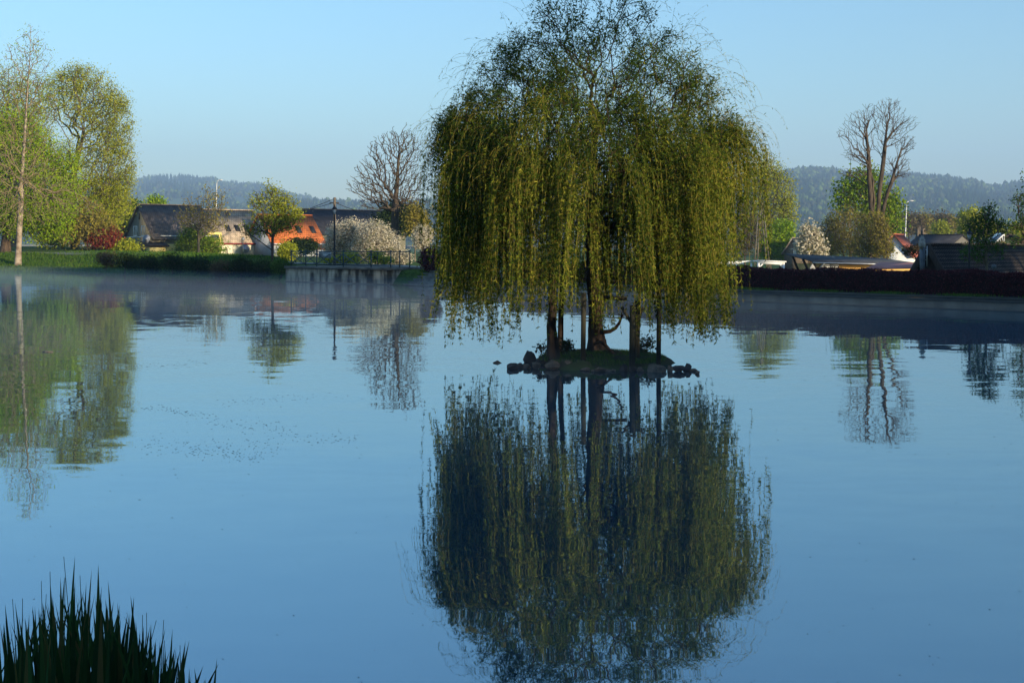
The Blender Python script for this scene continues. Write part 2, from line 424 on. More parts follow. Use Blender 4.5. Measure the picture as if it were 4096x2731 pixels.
def offset_poly(P, k):
    P = np.array(P, float); n = len(P); out = []
    c = P.mean(0)
    area = sum(P[i][0]*P[(i+1) % n][1]-P[(i+1) % n][0]*P[i][1] for i in range(n))
    s = 1 if area > 0 else -1
    for i in range(n):
        a, b, d = P[i-1], P[i], P[(i+1) % n]
        n1 = np.array([(b-a)[1], -(b-a)[0]])*s; n2 = np.array([(d-b)[1], -(d-b)[0]])*s
        n1 /= np.linalg.norm(n1); n2 /= np.linalg.norm(n2)
        m = n1+n2; m /= np.linalg.norm(m); m /= max(.5, m@n1)
        out.append(b+m*k)
    return out
def build_water():
    poly = offset_poly(POND, 1.0)
    m, nt, out = _new('pond_water')
    tc = N(nt, 'ShaderNodeTexCoord')
    def rip(scale, sx, sy, ax, ay, det=2.0):
        mp = N(nt, 'ShaderNodeMapping'); mp.inputs['Scale'].default_value = (sx, sy, 1)
        nt.links.new(tc.outputs['Object'], mp.inputs[0])
        ns = N(nt, 'ShaderNodeTexNoise'); ns.inputs['Scale'].default_value = scale; ns.inputs['Detail'].default_value = det
        nt.links.new(mp.outputs[0], ns.inputs['Vector'])
        s = N(nt, 'ShaderNodeVectorMath', operation='SUBTRACT'); s.inputs[1].default_value = (.5, .5, .5)
        nt.links.new(ns.outputs['Color'], s.inputs[0])
        q = N(nt, 'ShaderNodeVectorMath', operation='MULTIPLY'); q.inputs[1].default_value = (ax, ay, 0)
        nt.links.new(s.outputs[0], q.inputs[0])
        return q.outputs[0]
    a = rip(1.0, .4, 1, .016, .030); c = rip(4.2, .4, 1, .012, .026)
    # patches of calmer and livelier water
    pn = N(nt, 'ShaderNodeTexNoise'); pn.inputs['Scale'].default_value = .06; pn.inputs['Detail'].default_value = 3
    mpp = N(nt, 'ShaderNodeMapping'); mpp.inputs['Scale'].default_value = (.35, 1, 1)
    nt.links.new(tc.outputs['Object'], mpp.inputs[0]); nt.links.new(mpp.outputs[0], pn.inputs['Vector'])
    pr = N(nt, 'ShaderNodeMapRange'); pr.inputs['From Min'].default_value = .38; pr.inputs['From Max'].default_value = .65
    pr.inputs['To Min'].default_value = .3; pr.inputs['To Max'].default_value = .95
    nt.links.new(pn.outputs[0], pr.inputs['Value'])
    e_ = rip(2.1, .55, 1, .016, .028)
    ad0 = N(nt, 'ShaderNodeVectorMath', operation='ADD'); nt.links.new(a, ad0.inputs[0]); nt.links.new(e_, ad0.inputs[1])
    ad = N(nt, 'ShaderNodeVectorMath', operation='ADD'); nt.links.new(ad0.outputs[0], ad.inputs[0]); nt.links.new(c, ad.inputs[1])
    scl = N(nt, 'ShaderNodeVectorMath', operation='SCALE'); nt.links.new(ad.outputs[0], scl.inputs[0]); nt.links.new(pr.outputs[0], scl.inputs['Scale'])
    a2 = N(nt, 'ShaderNodeVectorMath', operation='ADD'); a2.inputs[1].default_value = (0, 0, 1); nt.links.new(scl.outputs[0], a2.inputs[0])
    nn = N(nt, 'ShaderNodeVectorMath', operation='NORMALIZE'); nt.links.new(a2.outputs[0], nn.inputs[0])
    fr = N(nt, 'ShaderNodeFresnel'); fr.inputs['IOR'].default_value = 1.33; nt.links.new(nn.outputs[0], fr.inputs['Normal'])
    mr = N(nt, 'ShaderNodeMapRange'); mr.inputs['To Min'].default_value = .33; mr.inputs['To Max'].default_value = 1.0
    nt.links.new(fr.outputs[0], mr.inputs['Value'])
    g = N(nt, 'ShaderNodeBsdfGlossy'); g.inputs['Roughness'].default_value = .015; g.inputs['Color'].default_value = (.75, .92, 1, 1)
    nt.links.new(nn.outputs[0], g.inputs['Normal'])
    d = N(nt, 'ShaderNodeBsdfDiffuse'); d.inputs['Color'].default_value = (.010, .034, .052, 1)
    mx = N(nt, 'ShaderNodeMixShader'); nt.links.new(mr.outputs[0], mx.inputs[0])
    nt.links.new(d.outputs[0], mx.inputs[1]); nt.links.new(g.outputs[0], mx.inputs[2]); nt.links.new(mx.outputs[0], out.inputs[0])
    me = bpy.data.meshes.new('water'); me.from_pydata([(p[0], p[1], 0) for p in poly], [], [list(range(len(poly)))])
    if me.polygons[0].normal.z < 0: me.flip_normals()
    me.materials.append(m)
    tag(link('water', me), kind='structure')
build_water()

def build_mist():
    poly = offset_poly(POND, -.6)
    mb = MB()
    mb.ext([(p[0], p[1]) for p in poly], (0, 0, .02), (1, 0, 0), (0, 1, 0), (0, 0, 1), .62)
    m, nt, out = _new('pond_mist')
    v = N(nt, 'ShaderNodeVolumePrincipled'); v.inputs['Color'].default_value = (.64, .79, 1, 1); v.inputs['Anisotropy'].default_value = 0
    v.inputs['Density'].default_value = MIST
    nt.links.new(v.outputs[0], out.inputs['Volume'])
    tag(mb.build('mist', m), kind='stuff', label='thin morning mist lying on the pond', cat='mist')
MIST = .0075
HAZE = .00024
def build_haze():
    mb = MB(); mb.box((0, 0, 240), (12400, 12400, 488))
    m, nt, out = _new('haze')
    v = N(nt, 'ShaderNodeVolumePrincipled'); v.inputs['Color'].default_value = (.44, .67, 1, 1); v.inputs['Density'].default_value = HAZE
    nt.links.new(v.outputs[0], out.inputs['Volume'])
    tag(mb.build('haze', m), kind='stuff', label='blue morning haze over the valley', cat='haze')

def build_light():
    w = bpy.data.worlds.new('World'); SC.world = w; w.use_nodes = True
    nt = w.node_tree; bg = nt.nodes.get('Background')
    sk = nt.nodes.new('ShaderNodeTexSky'); sk.sky_type = 'NISHITA'; sk.sun_disc = False
    sk.sun_elevation = SUN_EL; sk.sun_rotation = math.atan2(SUND.x, SUND.y)
    sk.altitude = 300; sk.air_density = 1.35; sk.dust_density = .3; sk.ozone_density = 4.6
    nt.links.new(sk.outputs[0], bg.inputs[0]); bg.inputs[1].default_value = SKY
    L = bpy.data.lights.new('sun', 'SUN'); L.energy = SUNP; L.angle = R_(.6); L.color = (1, .83, .58)
    o = bpy.data.objects.new('sun', L); COL.objects.link(o); o.rotation_euler = SUND.to_track_quat('Z', 'Y').to_euler()
    cd = bpy.data.cameras.new('camera'); cd.lens = 36*FP/4096; cd.sensor_width = 36; cd.clip_end = 20000; cd.clip_start = .05
    cd.shift_y = -(1365.5-HZ)/4096
    c = bpy.data.objects.new('camera', cd); COL.objects.link(c); c.location = (0, 0, CZ); c.rotation_euler = (R_(90), 0, 0)
    SC.camera = c
    SC.view_settings.view_transform = 'Standard'; SC.view_settings.look = 'None'; SC.view_settings.exposure = EXPO; SC.view_settings.gamma = 1
    cy = SC.cycles
    cy.max_bounces = 6; cy.diffuse_bounces = 2; cy.glossy_bounces = 3; cy.transmission_bounces = 3; cy.volume_bounces = 0; cy.transparent_max_bounces = 8
    cy.use_denoising = True; cy.caustics_reflective = False; cy.caustics_refractive = False
SKY, SUNP, EXPO = .122, 5.0, 1.4

# ------------------------------------------------------------------ hills and forest
RID_L = [(-600, 770), (200, 765), (420, 745), (520, 728), (560, 712), (600, 702), (650, 697), (720, 697), (780, 703), (850, 708), (900, 722), (960, 727), (1040, 731), (1100, 748), (1150, 768),
         (1200, 777), (1240, 783), (1300, 800), (1400, 830), (1600, 850), (2200, 870)]
RID_M = [(700, 850), (1000, 812), (1150, 800), (1250, 796), (1350, 797), (1450, 800), (1600, 800), (1750, 790), (2000, 790), (2300, 780), (2600, 765), (2850, 740), (2950, 715), (3100, 740), (3300, 800)]
RID_R = [(2700, 790), (2850, 740), (2950, 705), (3050, 690), (3130, 682), (3200, 672), (3250, 665), (3300, 670), (3380, 682), (3450, 692), (3600, 692), (3700, 696), (3800, 708), (3900, 722), (3960, 738), (3990, 748), (4030, 735), (4096, 727), (4300, 700), (4700, 720)]
hill_mat = mat('hill_ground', (.07, .13, .03), (.045, .075, .025), .012, .95, 0)
forest_mat = leafmat('forest_leaf', [(0, (.012, .03, .018)), (.45, (.022, .05, .022)), (.62, (.05, .055, .035)), (.75, (.075, .12, .03)), (1, (.14, .20, .04))], .1)
FV, FF, FT, FO = [], [], [], [0]
def hill(name, rid, Df, Dr, zf, ntree, seed, hcon=(14, 22), meadow=.3, exp=1.25, conif=.6):
    rng = np.random.default_rng(seed)
    us = np.linspace(rid[0][0], rid[-1][0], 160); ts = np.concatenate([np.linspace(0, 1, 40), np.linspace(1.05, 1.4, 6)])
    ru = [r[0] for r in rid]; rv = [r[1] for r in rid]
    def surf(u, t):
        D = Df+(Dr-Df)*t
        zr = CZ+(HZ-np.interp(u, ru, rv))*Dr/FP-hcon[1]*.75
        s = np.where(t <= 1, np.clip(t, 0, 1)**exp*(1.12-.12*np.clip(t, 0, 1)), 1-(t-1)*.9)
        z = zf+(zr-zf)*s
        x = (u-CU)/FP*D
        z = z+np.where(t < .98, 9*np.sin(x*.013+D*.004)*np.sin(D*.009+1.7*np.sin(x*.004))*np.sin(np.pi*np.clip(t, 0, 1)), 0)
        return x, D, z
    U, T = np.meshgrid(us, ts)
    x, D, z = surf(U.ravel(), T.ravel())
    ny, nx = U.shape
    i = np.arange(nx-1)[None, :]+nx*np.arange(ny-1)[:, None]
    F = np.stack([i, i+1, i+nx+1, i+nx], 2).reshape(-1, 4)
    tag(link(name, arrays_to_mesh(name, np.stack([x, D, z], 1), [F], hill_mat, True)), kind='structure')
    # forest on it
    n = ntree
    u = rng.uniform(max(rid[0][0], -60), min(rid[-1][0], 4160), n); t = 1.02*rng.uniform(.02, 1, n)**.85
    nr = n//9                                              # a closed row of trees along the ridge
    u[:nr] = rng.uniform(max(rid[0][0], -60), min(rid[-1][0], 4160), nr); t[:nr] = rng.uniform(.96, 1.03, nr)
    x, D, z = surf(u, t)
    pat = np.sin(u*.021+2*np.sin(t*7+seed))+np.sin(t*13+u*.013)+.6*np.sin(u*.05+seed)
    keep = (pat < 2.0-meadow*2) | (t > .9)
    u, t, x, D, z, pat = [q[keep] for q in (u, t, x, D, z, pat)]
    n = len(u)
    h = rng.uniform(*hcon, n)
    patch = np.sin(u*.017+3*t+seed*2)+np.sin(t*9-u*.009)
    con = rng.uniform(size=n) < np.clip(conif+.3*patch, .05, .95)
    tint = np.where(con, rng.uniform(0, .5, n), rng.uniform(.48, .88, n))
    # conifers: two stacked six-sided cones
    k = 6; a = 2*np.pi*np.arange(k)/k
    c = np.where(con)[0]; m = len(c)
    jit = rng.uniform(.8, 1.2, (m, k))
    def ringv(r, zz): return np.stack([x[c][:, None]+r[:, None]*jit*np.cos(a), D[c][:, None]+r[:, None]*jit*np.sin(a), np.broadcast_to((z[c]+zz)[:, None], (m, k))], 2)
    hh = h[c]*1.1
    apex = lambda zz: np.stack([x[c], D[c], z[c]+zz], 1)[:, None, :]
    v = np.concatenate([ringv(hh*.2, hh*0), apex(hh*.62), ringv(hh*.14, hh*.38), apex(hh)], 1)     # 6+1+6+1
    q = np.arange(k); q2 = (q+1) % k
    ft = np.concatenate([np.stack([q, q2, q*0+6], 1), np.stack([7+q, 7+q2, q*0+13], 1)])
    f = (np.arange(m)*14)[:, None, None]+ft[None]
    FV.append(v.reshape(-1, 3)); FF.append(f.reshape(-1, 3)+FO[0]); FT.append(np.repeat(tint[c], 14)); FO[0] += m*14
    # broadleaved: clusters of three lumpy octahedra
    b = np.where(~con)[0]
    for rep in range(3):
        m = len(b)
        r = h[b]*rng.uniform(.2, .34, m); ctr = np.stack([x[b], D[b], z[b]+h[b]*.5], 1)+rng.normal(size=(m, 3))*(h[b]*.16)[:, None]
        dirs = np.array([(1, 0, 0), (0, 1, 0), (-1, 0, 0), (0, -1, 0), (0, 0, 1), (0, 0, -1.3)], float)
        rot = rng.uniform(0, 6.28, m); cs, sn = np.cos(rot), np.sin(rot)
        dd = np.stack([dirs[None, :, 0]*cs[:, None]-dirs[None, :, 1]*sn[:, None], dirs[None, :, 0]*sn[:, None]+dirs[None, :, 1]*cs[:, None], np.broadcast_to(dirs[None, :, 2], (m, 6))], 2)
        v = ctr[:, None, :]+dd*(r[:, None]*rng.uniform(.75, 1.25, (m, 6)))[:, :, None]
        ft = np.array([(0, 1, 4), (1, 2, 4), (2, 3, 4), (3, 0, 4), (1, 0, 5), (2, 1, 5), (3, 2, 5), (0, 3, 5)])
        f = (np.arange(m)*6)[:, None, None]+ft[None]
        FV.append(v.reshape(-1, 3)); FF.append(f.reshape(-1, 3)+FO[0]); FT.append(np.repeat(np.clip(tint[b]+rng.normal(size=m)*.06, 0, 1), 6)); FO[0] += m*6
hill('hills', RID_L, 1500, 4400, 4, 7000, 3, (15, 24), .35)
hill('hills', RID_M, 1300, 2900, 3, 5200, 5, (11, 17), .15)
hill('hills', RID_R, 1500, 3300, 1, 9500, 8, (15, 25), .02, 1.1, .55)
# valley trees, brownish and bare, at the foot of the right hill
rng = np.random.default_rng(77)
tag(link('forest', arrays_to_mesh('forest', np.concatenate(FV), [np.concatenate(FF)], forest_mat, False, np.concatenate(FT))), 'mixed spruce and spring green forest covering the blue hills', 'forest', kind='stuff')

bark_twig = mat('bark_twig', (.29, .22, .12), (.17, .125, .075), 1.0, .9)
# ------------------------------------------------------------------ far bank: trees on the left
Lf = lambda m, per, size, spread, **k: dict(mat=LM[m], per=per, size=size, spread=spread, **k)
tree('broadleaf_tree', 'large rounded yellow green tree right of the bare pale trunk', 'tree', 150, 300,
     [(296, 930), (292, 800), (300, 680), (330, 560)],
     [(330, 400, 150, 145), (430, 510, 105, 140), (370, 700, 170, 190), (470, 640, 75, 170), (300, 330, 90, 70), (470, 420, 50, 60), (430, 800, 110, 110), (310, 820, 130, 110)],
     bark_olive, .42, 2600, .022, Lf('yellowgreen', 27, .18, .42, upto=3), 11, bf=.3)
tree('broadleaf_tree', 'brownish yellow rounded tree behind the tall bare pale tree', 'tree', 170, 60,
     [(60, 900), (62, 700), (70, 520)], [(60, 400, 150, 150), (-40, 470, 120, 200), (150, 420, 90, 130), (60, 620, 170, 170), (-60, 750, 120, 160)],
     bark_olive, .45, 1700, .025, Lf('yellowgreen', 24, .2, .5, upto=3), 12, bf=.3)
tree('leafy_tree', 'vivid green bushy tree behind the tall pale trunk on the left bank', 'tree', 140, 22,
     [(24, 960), (26, 890), (30, 800), (60, 660)], [(60, 560, 120, 130), (130, 700, 120, 150), (60, 830, 190, 110), (210, 800, 95, 110), (-30, 640, 110, 220), (240, 900, 60, 60), (130, 900, 110, 70), (265, 720, 65, 130), (180, 620, 70, 90)],
     bark_brown, .5, 2400, .025, Lf('bright', 28, .22, .45, upto=4), 13, bf=.3)
tree('pale_trunk_tree', 'tall bare tree with straight pale trunk at the left edge of the water', 'tree', 128, 72,
     [(74, 1000), (80, 880), (86, 740), (92, 620), (102, 480), (112, 330), (120, 210), (122, 130)],
     [(95, 720, 210, 210), (70, 600, 150, 180), (150, 800, 190, 110), (30, 850, 120, 100), (105, 430, 130, 150), (118, 230, 70, 130), (60, 270, 60, 120), (170, 260, 55, 110), (320, 830, 110, 45), (260, 760, 110, 40), (120, 180, 50, 90)],
     bark_pale, .29, 2300, .014, Lf('bright', 4, .15, .35, upto=2, part='buds'), 14, bf=.4, e=.56, twig=bark_twig)
for i, (lab, D, u, bl, lf, sd) in enumerate([
    ('brown twiggy spring shrub under the rounded yellow green tree', 146, 350, [(350, 900, 75, 85), (300, 940, 60, 45), (400, 930, 60, 60)], ('olive', 16, .30, .5), 21),
    ('yellow tipped shrub left of the crimson bush', 150, 250, [(250, 930, 80, 60), (200, 950, 60, 40)], ('yellowgreen', 16, .28, .5), 22),
    ('grey green tree beside the gable of the dark roofed house', 176, 500, [(495, 850, 50, 100), (465, 900, 50, 70), (520, 910, 40, 60)], ('yellowgreen', 16, .34, .5), 23),
    ('tall yellow shrub rising right of the brown twiggy spring shrub', 155, 440, [(440, 840, 55, 90), (420, 920, 50, 60)], ('yellowgreen', 16, .3, .5), 24),
    ('crimson leaved bush near the left end of the houses', 146, 415, [(412, 960, 52, 40), (455, 960, 22, 42)], ('red', 22, .24, .35), 25),
    ('feathery yellow green bush in front of the left gable wall', 140, 508, [(505, 1000, 40, 26), (532, 1008, 26, 16)], ('yellowgreen', 24, .24, .35), 26),
    ('dark evergreen shrub tucked behind the left gable', 178, 550, [(540, 860, 30, 60), (520, 940, 30, 40)], ('green', 24, .3, .4), 27),
    ('yellow green treetop showing behind the ridge of the dark roofed house', 215, 620, [(622, 820, 34, 30), (620, 860, 40, 30)], ('bright', 22, .4, .5), 28)]):
    v0 = max(b[1]+b[3] for b in bl)
    tree('shrub', lab, 'shrub', D, u, [(u, v0-25), (u, (v0+min(b[1] for b in bl))/2)], bl, bark_olive, .09, 260, .015, Lf(*lf, upto=4), sd, 'shrubs on the left bank', bf=.5)
# shrubs on the bank itself; their dark leaf colour stands in for shade
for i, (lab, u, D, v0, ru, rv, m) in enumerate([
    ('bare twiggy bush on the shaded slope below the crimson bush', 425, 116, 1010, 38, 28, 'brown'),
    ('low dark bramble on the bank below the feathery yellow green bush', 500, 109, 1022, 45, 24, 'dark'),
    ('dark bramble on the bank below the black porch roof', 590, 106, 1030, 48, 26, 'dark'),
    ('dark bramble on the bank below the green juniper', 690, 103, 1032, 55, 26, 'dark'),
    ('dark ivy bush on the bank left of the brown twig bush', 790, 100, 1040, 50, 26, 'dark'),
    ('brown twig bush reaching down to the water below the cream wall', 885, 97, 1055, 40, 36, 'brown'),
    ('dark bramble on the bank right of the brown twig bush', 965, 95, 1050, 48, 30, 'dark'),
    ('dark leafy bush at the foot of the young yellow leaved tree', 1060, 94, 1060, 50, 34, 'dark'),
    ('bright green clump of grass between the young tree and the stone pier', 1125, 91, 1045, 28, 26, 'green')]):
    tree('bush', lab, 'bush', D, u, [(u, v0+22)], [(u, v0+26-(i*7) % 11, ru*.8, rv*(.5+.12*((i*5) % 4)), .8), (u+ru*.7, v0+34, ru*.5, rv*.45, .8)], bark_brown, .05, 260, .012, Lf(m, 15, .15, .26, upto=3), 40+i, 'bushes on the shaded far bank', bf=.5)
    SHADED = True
# middle trees
tree('sparse_tree', 'thin olive leaved tree with forked stems in front of the two house roofs', 'tree', 161, 795,
     [(795, 960), (792, 925), (775, 890)], [(760, 850, 55, 65), (835, 800, 45, 60), (870, 850, 50, 60), (800, 880, 60, 50), (840, 900, 70, 40), (740, 880, 30, 40), (890, 800, 25, 45)],
     bark_olive, .16, 500, .018, Lf('olive', 4, .24, .35, upto=3), 61, bf=.55)
tree('juniper', 'bright green spreading juniper in front of the yellow house wall', 'bush', 164, 790,
     [(790, 990)], [(775, 965, 65, 50), (740, 985, 40, 32), (840, 985, 60, 40), (760, 930, 35, 25)], bark_brown, .12, 420, .015, Lf('green_lit', 26, .22, .34, upto=4), 62, bf=.5)
tree('young_tree', 'young yellow green tree standing on the bank before the orange roof', 'tree', 95, 1086,
     [(1086, 1060), (1088, 1000), (1092, 950), (1098, 890), (1092, 820)],
     [(1140, 830, 48, 62), (1165, 880, 40, 55), (1100, 800, 45, 55), (1050, 850, 50, 55), (1010, 920, 50, 32), (1080, 900, 80, 50), (1075, 765, 25, 45), (1190, 855, 25, 30), (1030, 800, 40, 40)],
     bark_brown, .12, 1100, .011, dict(mat=LM['yellowgreen'], per=9, size=.15, spread=.22, upto=3, keep=lambda p, r: (p[:, 0] > X(1085, 95)) | (r.uniform(size=len(p)) < .4)), 63, bf=.5)
tree('bare_tree', 'large leafless tree with thick straight trunk left of the willow', 'tree', 130, 1582,
     [(1580, 900), (1583, 800), (1590, 720), (1593, 640), (1597, 590)],
     [(1590, 560, 75, 55), (1520, 600, 60, 60), (1640, 600, 60, 70), (1490, 670, 80, 55), (1650, 720, 70, 80), (1450, 740, 75, 50), (1540, 760, 120, 55), (1640, 810, 80, 50), (1500, 810, 70, 35), (1580, 680, 90, 90), (1630, 520, 22, 35)],
     bark_grey, .42, 1900, .018, None, 64, bf=.5, e=.6)
for i, (lab, D, u, bl, lf) in enumerate([
    ('dark green conifer standing behind the trunk of the large leafless tree', 150, 1590, [(1575, 870, 45, 70), (1620, 880, 40, 60), (1530, 900, 40, 40)], ('dark', 26, .3, .4)),
    ('olive shrub between the leafless tree and the willow', 128, 1660, [(1660, 880, 45, 60), (1690, 930, 40, 40)], ('olive', 18, .26, .35)),
    ('yellow green bush under the orange house beside the young tree trunk', 120, 1148, [(1148, 1010, 28, 30)], ('yellowgreen', 26, .2, .25)),
    ('dark rounded hedge bush against the orange roofed house', 150, 1200, [(1195, 985, 40, 22), (1235, 985, 30, 20)], ('dark', 26, .25, .3)),
    ('deep red dome shaped bush half hidden behind the left edge of the willow', 81, 1722, [(1722, 1032, 34, 34), (1722, 1052, 30, 18)], ('barberry', 30, .14, .16))]):
    v0 = max(b[1]+b[3] for b in bl)
    tree('shrub', lab, 'shrub', D, u, [(u, v0-15), (u, (v0+min(b[1] for b in bl))/2)], bl, bark_olive, .07, 320, .015, Lf(*lf, upto=4), 70+i, None, bf=.5)
for i, (lab, D, u, bl) in enumerate([
    ('white blossoming shrub directly behind the black lamp post', 103, 1375, [(1365, 955, 62, 66), (1410, 925, 55, 45), (1330, 990, 45, 45), (1400, 1000, 70, 40)]),
    ('white blossoming shrub right of the lamp, spreading down to the path', 101, 1510, [(1495, 950, 70, 70), (1550, 980, 55, 60), (1460, 1000, 60, 40), (1600, 1030, 48, 34), (1530, 1030, 80, 28)]),
    ('small blossoming shrub at the left edge of the willow curtain', 122, 1690, [(1690, 950, 36, 45)])]):
    v0 = max(b[1]+b[3] for b in bl)
    tree('blossom_shrub', lab, 'shrub', D, u, [(u, v0-15), (u, v0-60)], bl, bark_brown, .1, 650 if i < 2 else 260, .012,
         dict(mat=LM['blossom'], per=34, size=.105, spread=.2, upto=4, ratio=.7), 80+i, 'white blossoming shrubs', bf=.5)
tree('weeping_shrub', 'small yellowish weeping shrub on the grass behind the railing', 'shrub', 92, 1500, [(1500, 1030), (1500, 1010)], [(1500, 1025, 30, 22), (1540, 1040, 40, 12)], bark_olive, .04, 160, .012, Lf('yellowgreen', 10, .15, .15, upto=4), 88, bf=.5)
tree('weeping_shrub', 'low olive bush behind the railing, under the white blossom', 'shrub', 96, 1420, [(1420, 1035)], [(1400, 1035, 50, 20), (1330, 1040, 40, 14)], bark_olive, .04, 160, .012, Lf('yellowgreen', 14, .15, .18, upto=4), 89, bf=.5)

# ------------------------------------------------------------------ right side trees
tree('broadleaf_tree', 'broad yellow green tree behind the lattice pole, right of the willow', 'tree', 190, 3075,
     [(3072, 930), (3065, 800), (3060, 700)], [(3060, 690, 75, 85), (3110, 760, 75, 90), (3010, 760, 80, 110), (3120, 860, 72, 90), (3030, 880, 90, 80), (3150, 830, 40, 60)],
     bark_grey, .36, 1900, .022, Lf('yellowgreen', 10, .27, .5, upto=3), 101, bf=.3)
tree('shrub', 'vivid green shrub at the foot of the tree behind the white pergola', 'shrub', 180, 3120, [(3120, 1020), (3120, 980)], [(3115, 960, 60, 70), (3080, 1000, 60, 40), (3150, 1010, 40, 40), (3140, 920, 40, 40)], bark_brown, .1, 500, .015, Lf('bright', 22, .32, .45, upto=4), 102)
tree('shrub', 'dull brown shrub seen through the right edge of the willow', 'shrub', 176, 2980, [(2980, 1020), (2980, 960)], [(2975, 900, 50, 110), (2950, 980, 60, 60), (3010, 950, 40, 90)], bark_grey, .1, 500, .015, Lf('brown', 12, .24, .35, upto=4), 103)
tree('leafy_tree', 'bright green leafy tree behind the tall leafless tree', 'tree', 140, 3480, [(3480, 930), (3480, 800)],
     [(3430, 745, 65, 60), (3380, 800, 50, 75), (3540, 800, 55, 80), (3580, 850, 35, 80), (3480, 710, 55, 40), (3480, 850, 105, 80), (3560, 920, 50, 50)], bark_brown, .3, 1300, .02, Lf('green_lit', 8, .26, .5, upto=4, ratio=.8), 104, bf=.3)
tree('bare_tree', 'tall leafless tree with several upright stems, right of the willow', 'tree', 116, 3505,
     [(3500, 900), (3486, 830), (3478, 740), (3476, 660), (3470, 590), (3465, 520)],
     [(3475, 470, 55, 70), (3420, 490, 60, 50), (3390, 530, 55, 30), (3430, 600, 70, 50)], bark_grey, .22, 420, .008, None, 105, bf=.6, e=.66)
_bt = bpy.data.objects['bare_tree.001']
def extra_stem(parent, D, base_u, base_v, pts, blobs, bark, R, n, seed, name='stem'):
    rng = np.random.default_rng(seed); base = ploc(parent)
    P = [W(base_u, base_v, D)-base]
    for (u, v) in pts: P.append(W(u, v, D)-base)
    fine = []
    for a, b in zip(P[:-1], P[1:]):
        m = max(1, int(np.linalg.norm(b-a)/.9))
        for q in range(m): fine.append(a+(b-a)*q/m+rng.normal(size=3)*.03)
    fine.append(P[-1])
    bl = []
    for b in blobs:
        c = W(b[0], b[1], D)-base; bl.append((c[0], c[1], c[2], b[2]*D/FP, b[2]*D/FP, b[3]*D/FP))
    PP, par = grow(np.array(fine), sample_blobs(rng, bl, n), .6)
    r, _ = node_radii(PP, par, R, .008, .66)
    V, F = edge_tubes(PP, par, r)
    link(name, arrays_to_mesh(name, V, [F], bark, True), parent)
extra_stem(_bt, 116, 3503, 930, [(3512, 830), (3520, 740), (3534, 650), (3538, 590), (3548, 500)], [(3550, 450, 75, 55), (3570, 500, 75, 60), (3630, 490, 60, 35), (3590, 540, 50, 45), (3525, 560, 45, 60), (3560, 412, 55, 25)], bark_grey, .20, 640, 106)
extra_stem(_bt, 116, 3515, 920, [(3540, 810), (3565, 730), (3590, 640), (3605, 600)], [(3620, 580, 45, 40), (3590, 650, 60, 40), (3640, 560, 30, 30), (3610, 690, 40, 30)], bark_grey, .17, 340, 107)
extra_stem(_bt, 116, 3497, 930, [(3494, 800), (3490, 720), (3480, 690)], [(3470, 660, 40, 40), (3400, 690, 60, 20), (3420, 620, 50, 30)], bark_grey, .12, 220, 108)
for i, (lab, D, u, bl, lf) in enumerate([
    ('twiggy grey brown shrub right behind the white blossoming tree', 118, 3310, [(3320, 940, 55, 80), (3310, 1000, 50, 40), (3345, 900, 40, 60)], ('olive', 5, .15, .28)),
    ('tall twiggy shrub in front of the bright green leafy tree', 116, 3400, [(3395, 920, 65, 105), (3370, 980, 60, 50), (3420, 980, 60, 50)], ('olive', 5, .15, .28)),
    ('twiggy olive shrub at the foot of the tall leafless tree', 112, 3480, [(3470, 930, 60, 90), (3500, 980, 60, 50), (3450, 1000, 60, 40)], ('olive', 5, .15, .28)),
    ('sparse twiggy shrub left of the white gabled house', 110, 3550, [(3530, 950, 36, 75), (3540, 1000, 36, 40), (3510, 890, 30, 40)], ('olive', 5, .15, .28))]):
    tree('shrub', lab, 'shrub', D, u, [(u, 1010), (u, 960)], bl, bark_olive, .09, 1000, .014, Lf(*lf, upto=2), 110+i, 'twiggy shrubs behind the orange building', bf=.6)
tree('blossom_tree', 'white blossoming tree between the old barn and the twiggy shrubs', 'tree', 108, 3240, [(3240, 1010), (3238, 970)], [(3240, 955, 42, 50), (3225, 990, 45, 35), (3275, 1000, 35, 30), (3228, 905, 12, 20)], bark_brown, .12, 420, .015,
     dict(mat=LM['blossom'], per=12, size=.2, spread=.26, upto=4, ratio=.7), 120, bf=.5)
tree('shrub', 'golden bush in the field behind the dark hip roof', 'shrub', 240, 3762, [(3762, 920)], [(3762, 922, 22, 25)], bark_brown, .08, 200, .02, Lf('yellowgreen', 24, .4, .5, upto=4), 121)
tree('broadleaf_tree', 'pale green poplar behind the right lamp post', 'tree', 190, 3890, [(3890, 920), (3890, 880)], [(3885, 880, 42, 40), (3900, 910, 50, 40), (3870, 910, 30, 40), (3960, 925, 60, 25), (4060, 930, 60, 25)], bark_pale, .15, 500, .02, Lf('yellowgreen', 22, .36, .5, upto=4), 122)
for i in range(11):
    u = 3590+i*27+random.uniform(-9, 9); h = random.uniform(35, 60)
    word = ['leftmost', 'second', 'third', 'fourth', 'fifth', 'sixth', 'seventh', 'eighth', 'ninth', 'tenth', 'last'][i]
    tree('valley_tree', f'brownish bare valley tree below the right hill, {word} from the left in its row', 'tree', 330+random.uniform(-20, 20), u, [(u, 905), (u, 890)], [(u, 900-h*.3, 14, h*.5), (u+4, 905, 18, 25)], bark_grey, .18, 160, .03, Lf('brown' if i % 4 else 'olive', 9, .6, .8, upto=4), 130+i, 'row of bare valley trees', z0=2.5)
tree('young_tree', 'small dark leaved tree on a thin stem right of the right lamp post', 'tree', 58, 3950,
     [(3946, 1060), (3940, 1000), (3934, 940), (3940, 880)], [(3950, 870, 40, 50), (3985, 905, 45, 35), (3900, 900, 40, 50), (3930, 960, 55, 50), (3900, 1010, 45, 40), (3985, 1000, 30, 25), (3965, 830, 16, 25)], bark_olive, .075, 600, .008,
     dict(mat=LM['green'], per=6, size=.11, spread=.14, upto=3), 145, bf=.5)
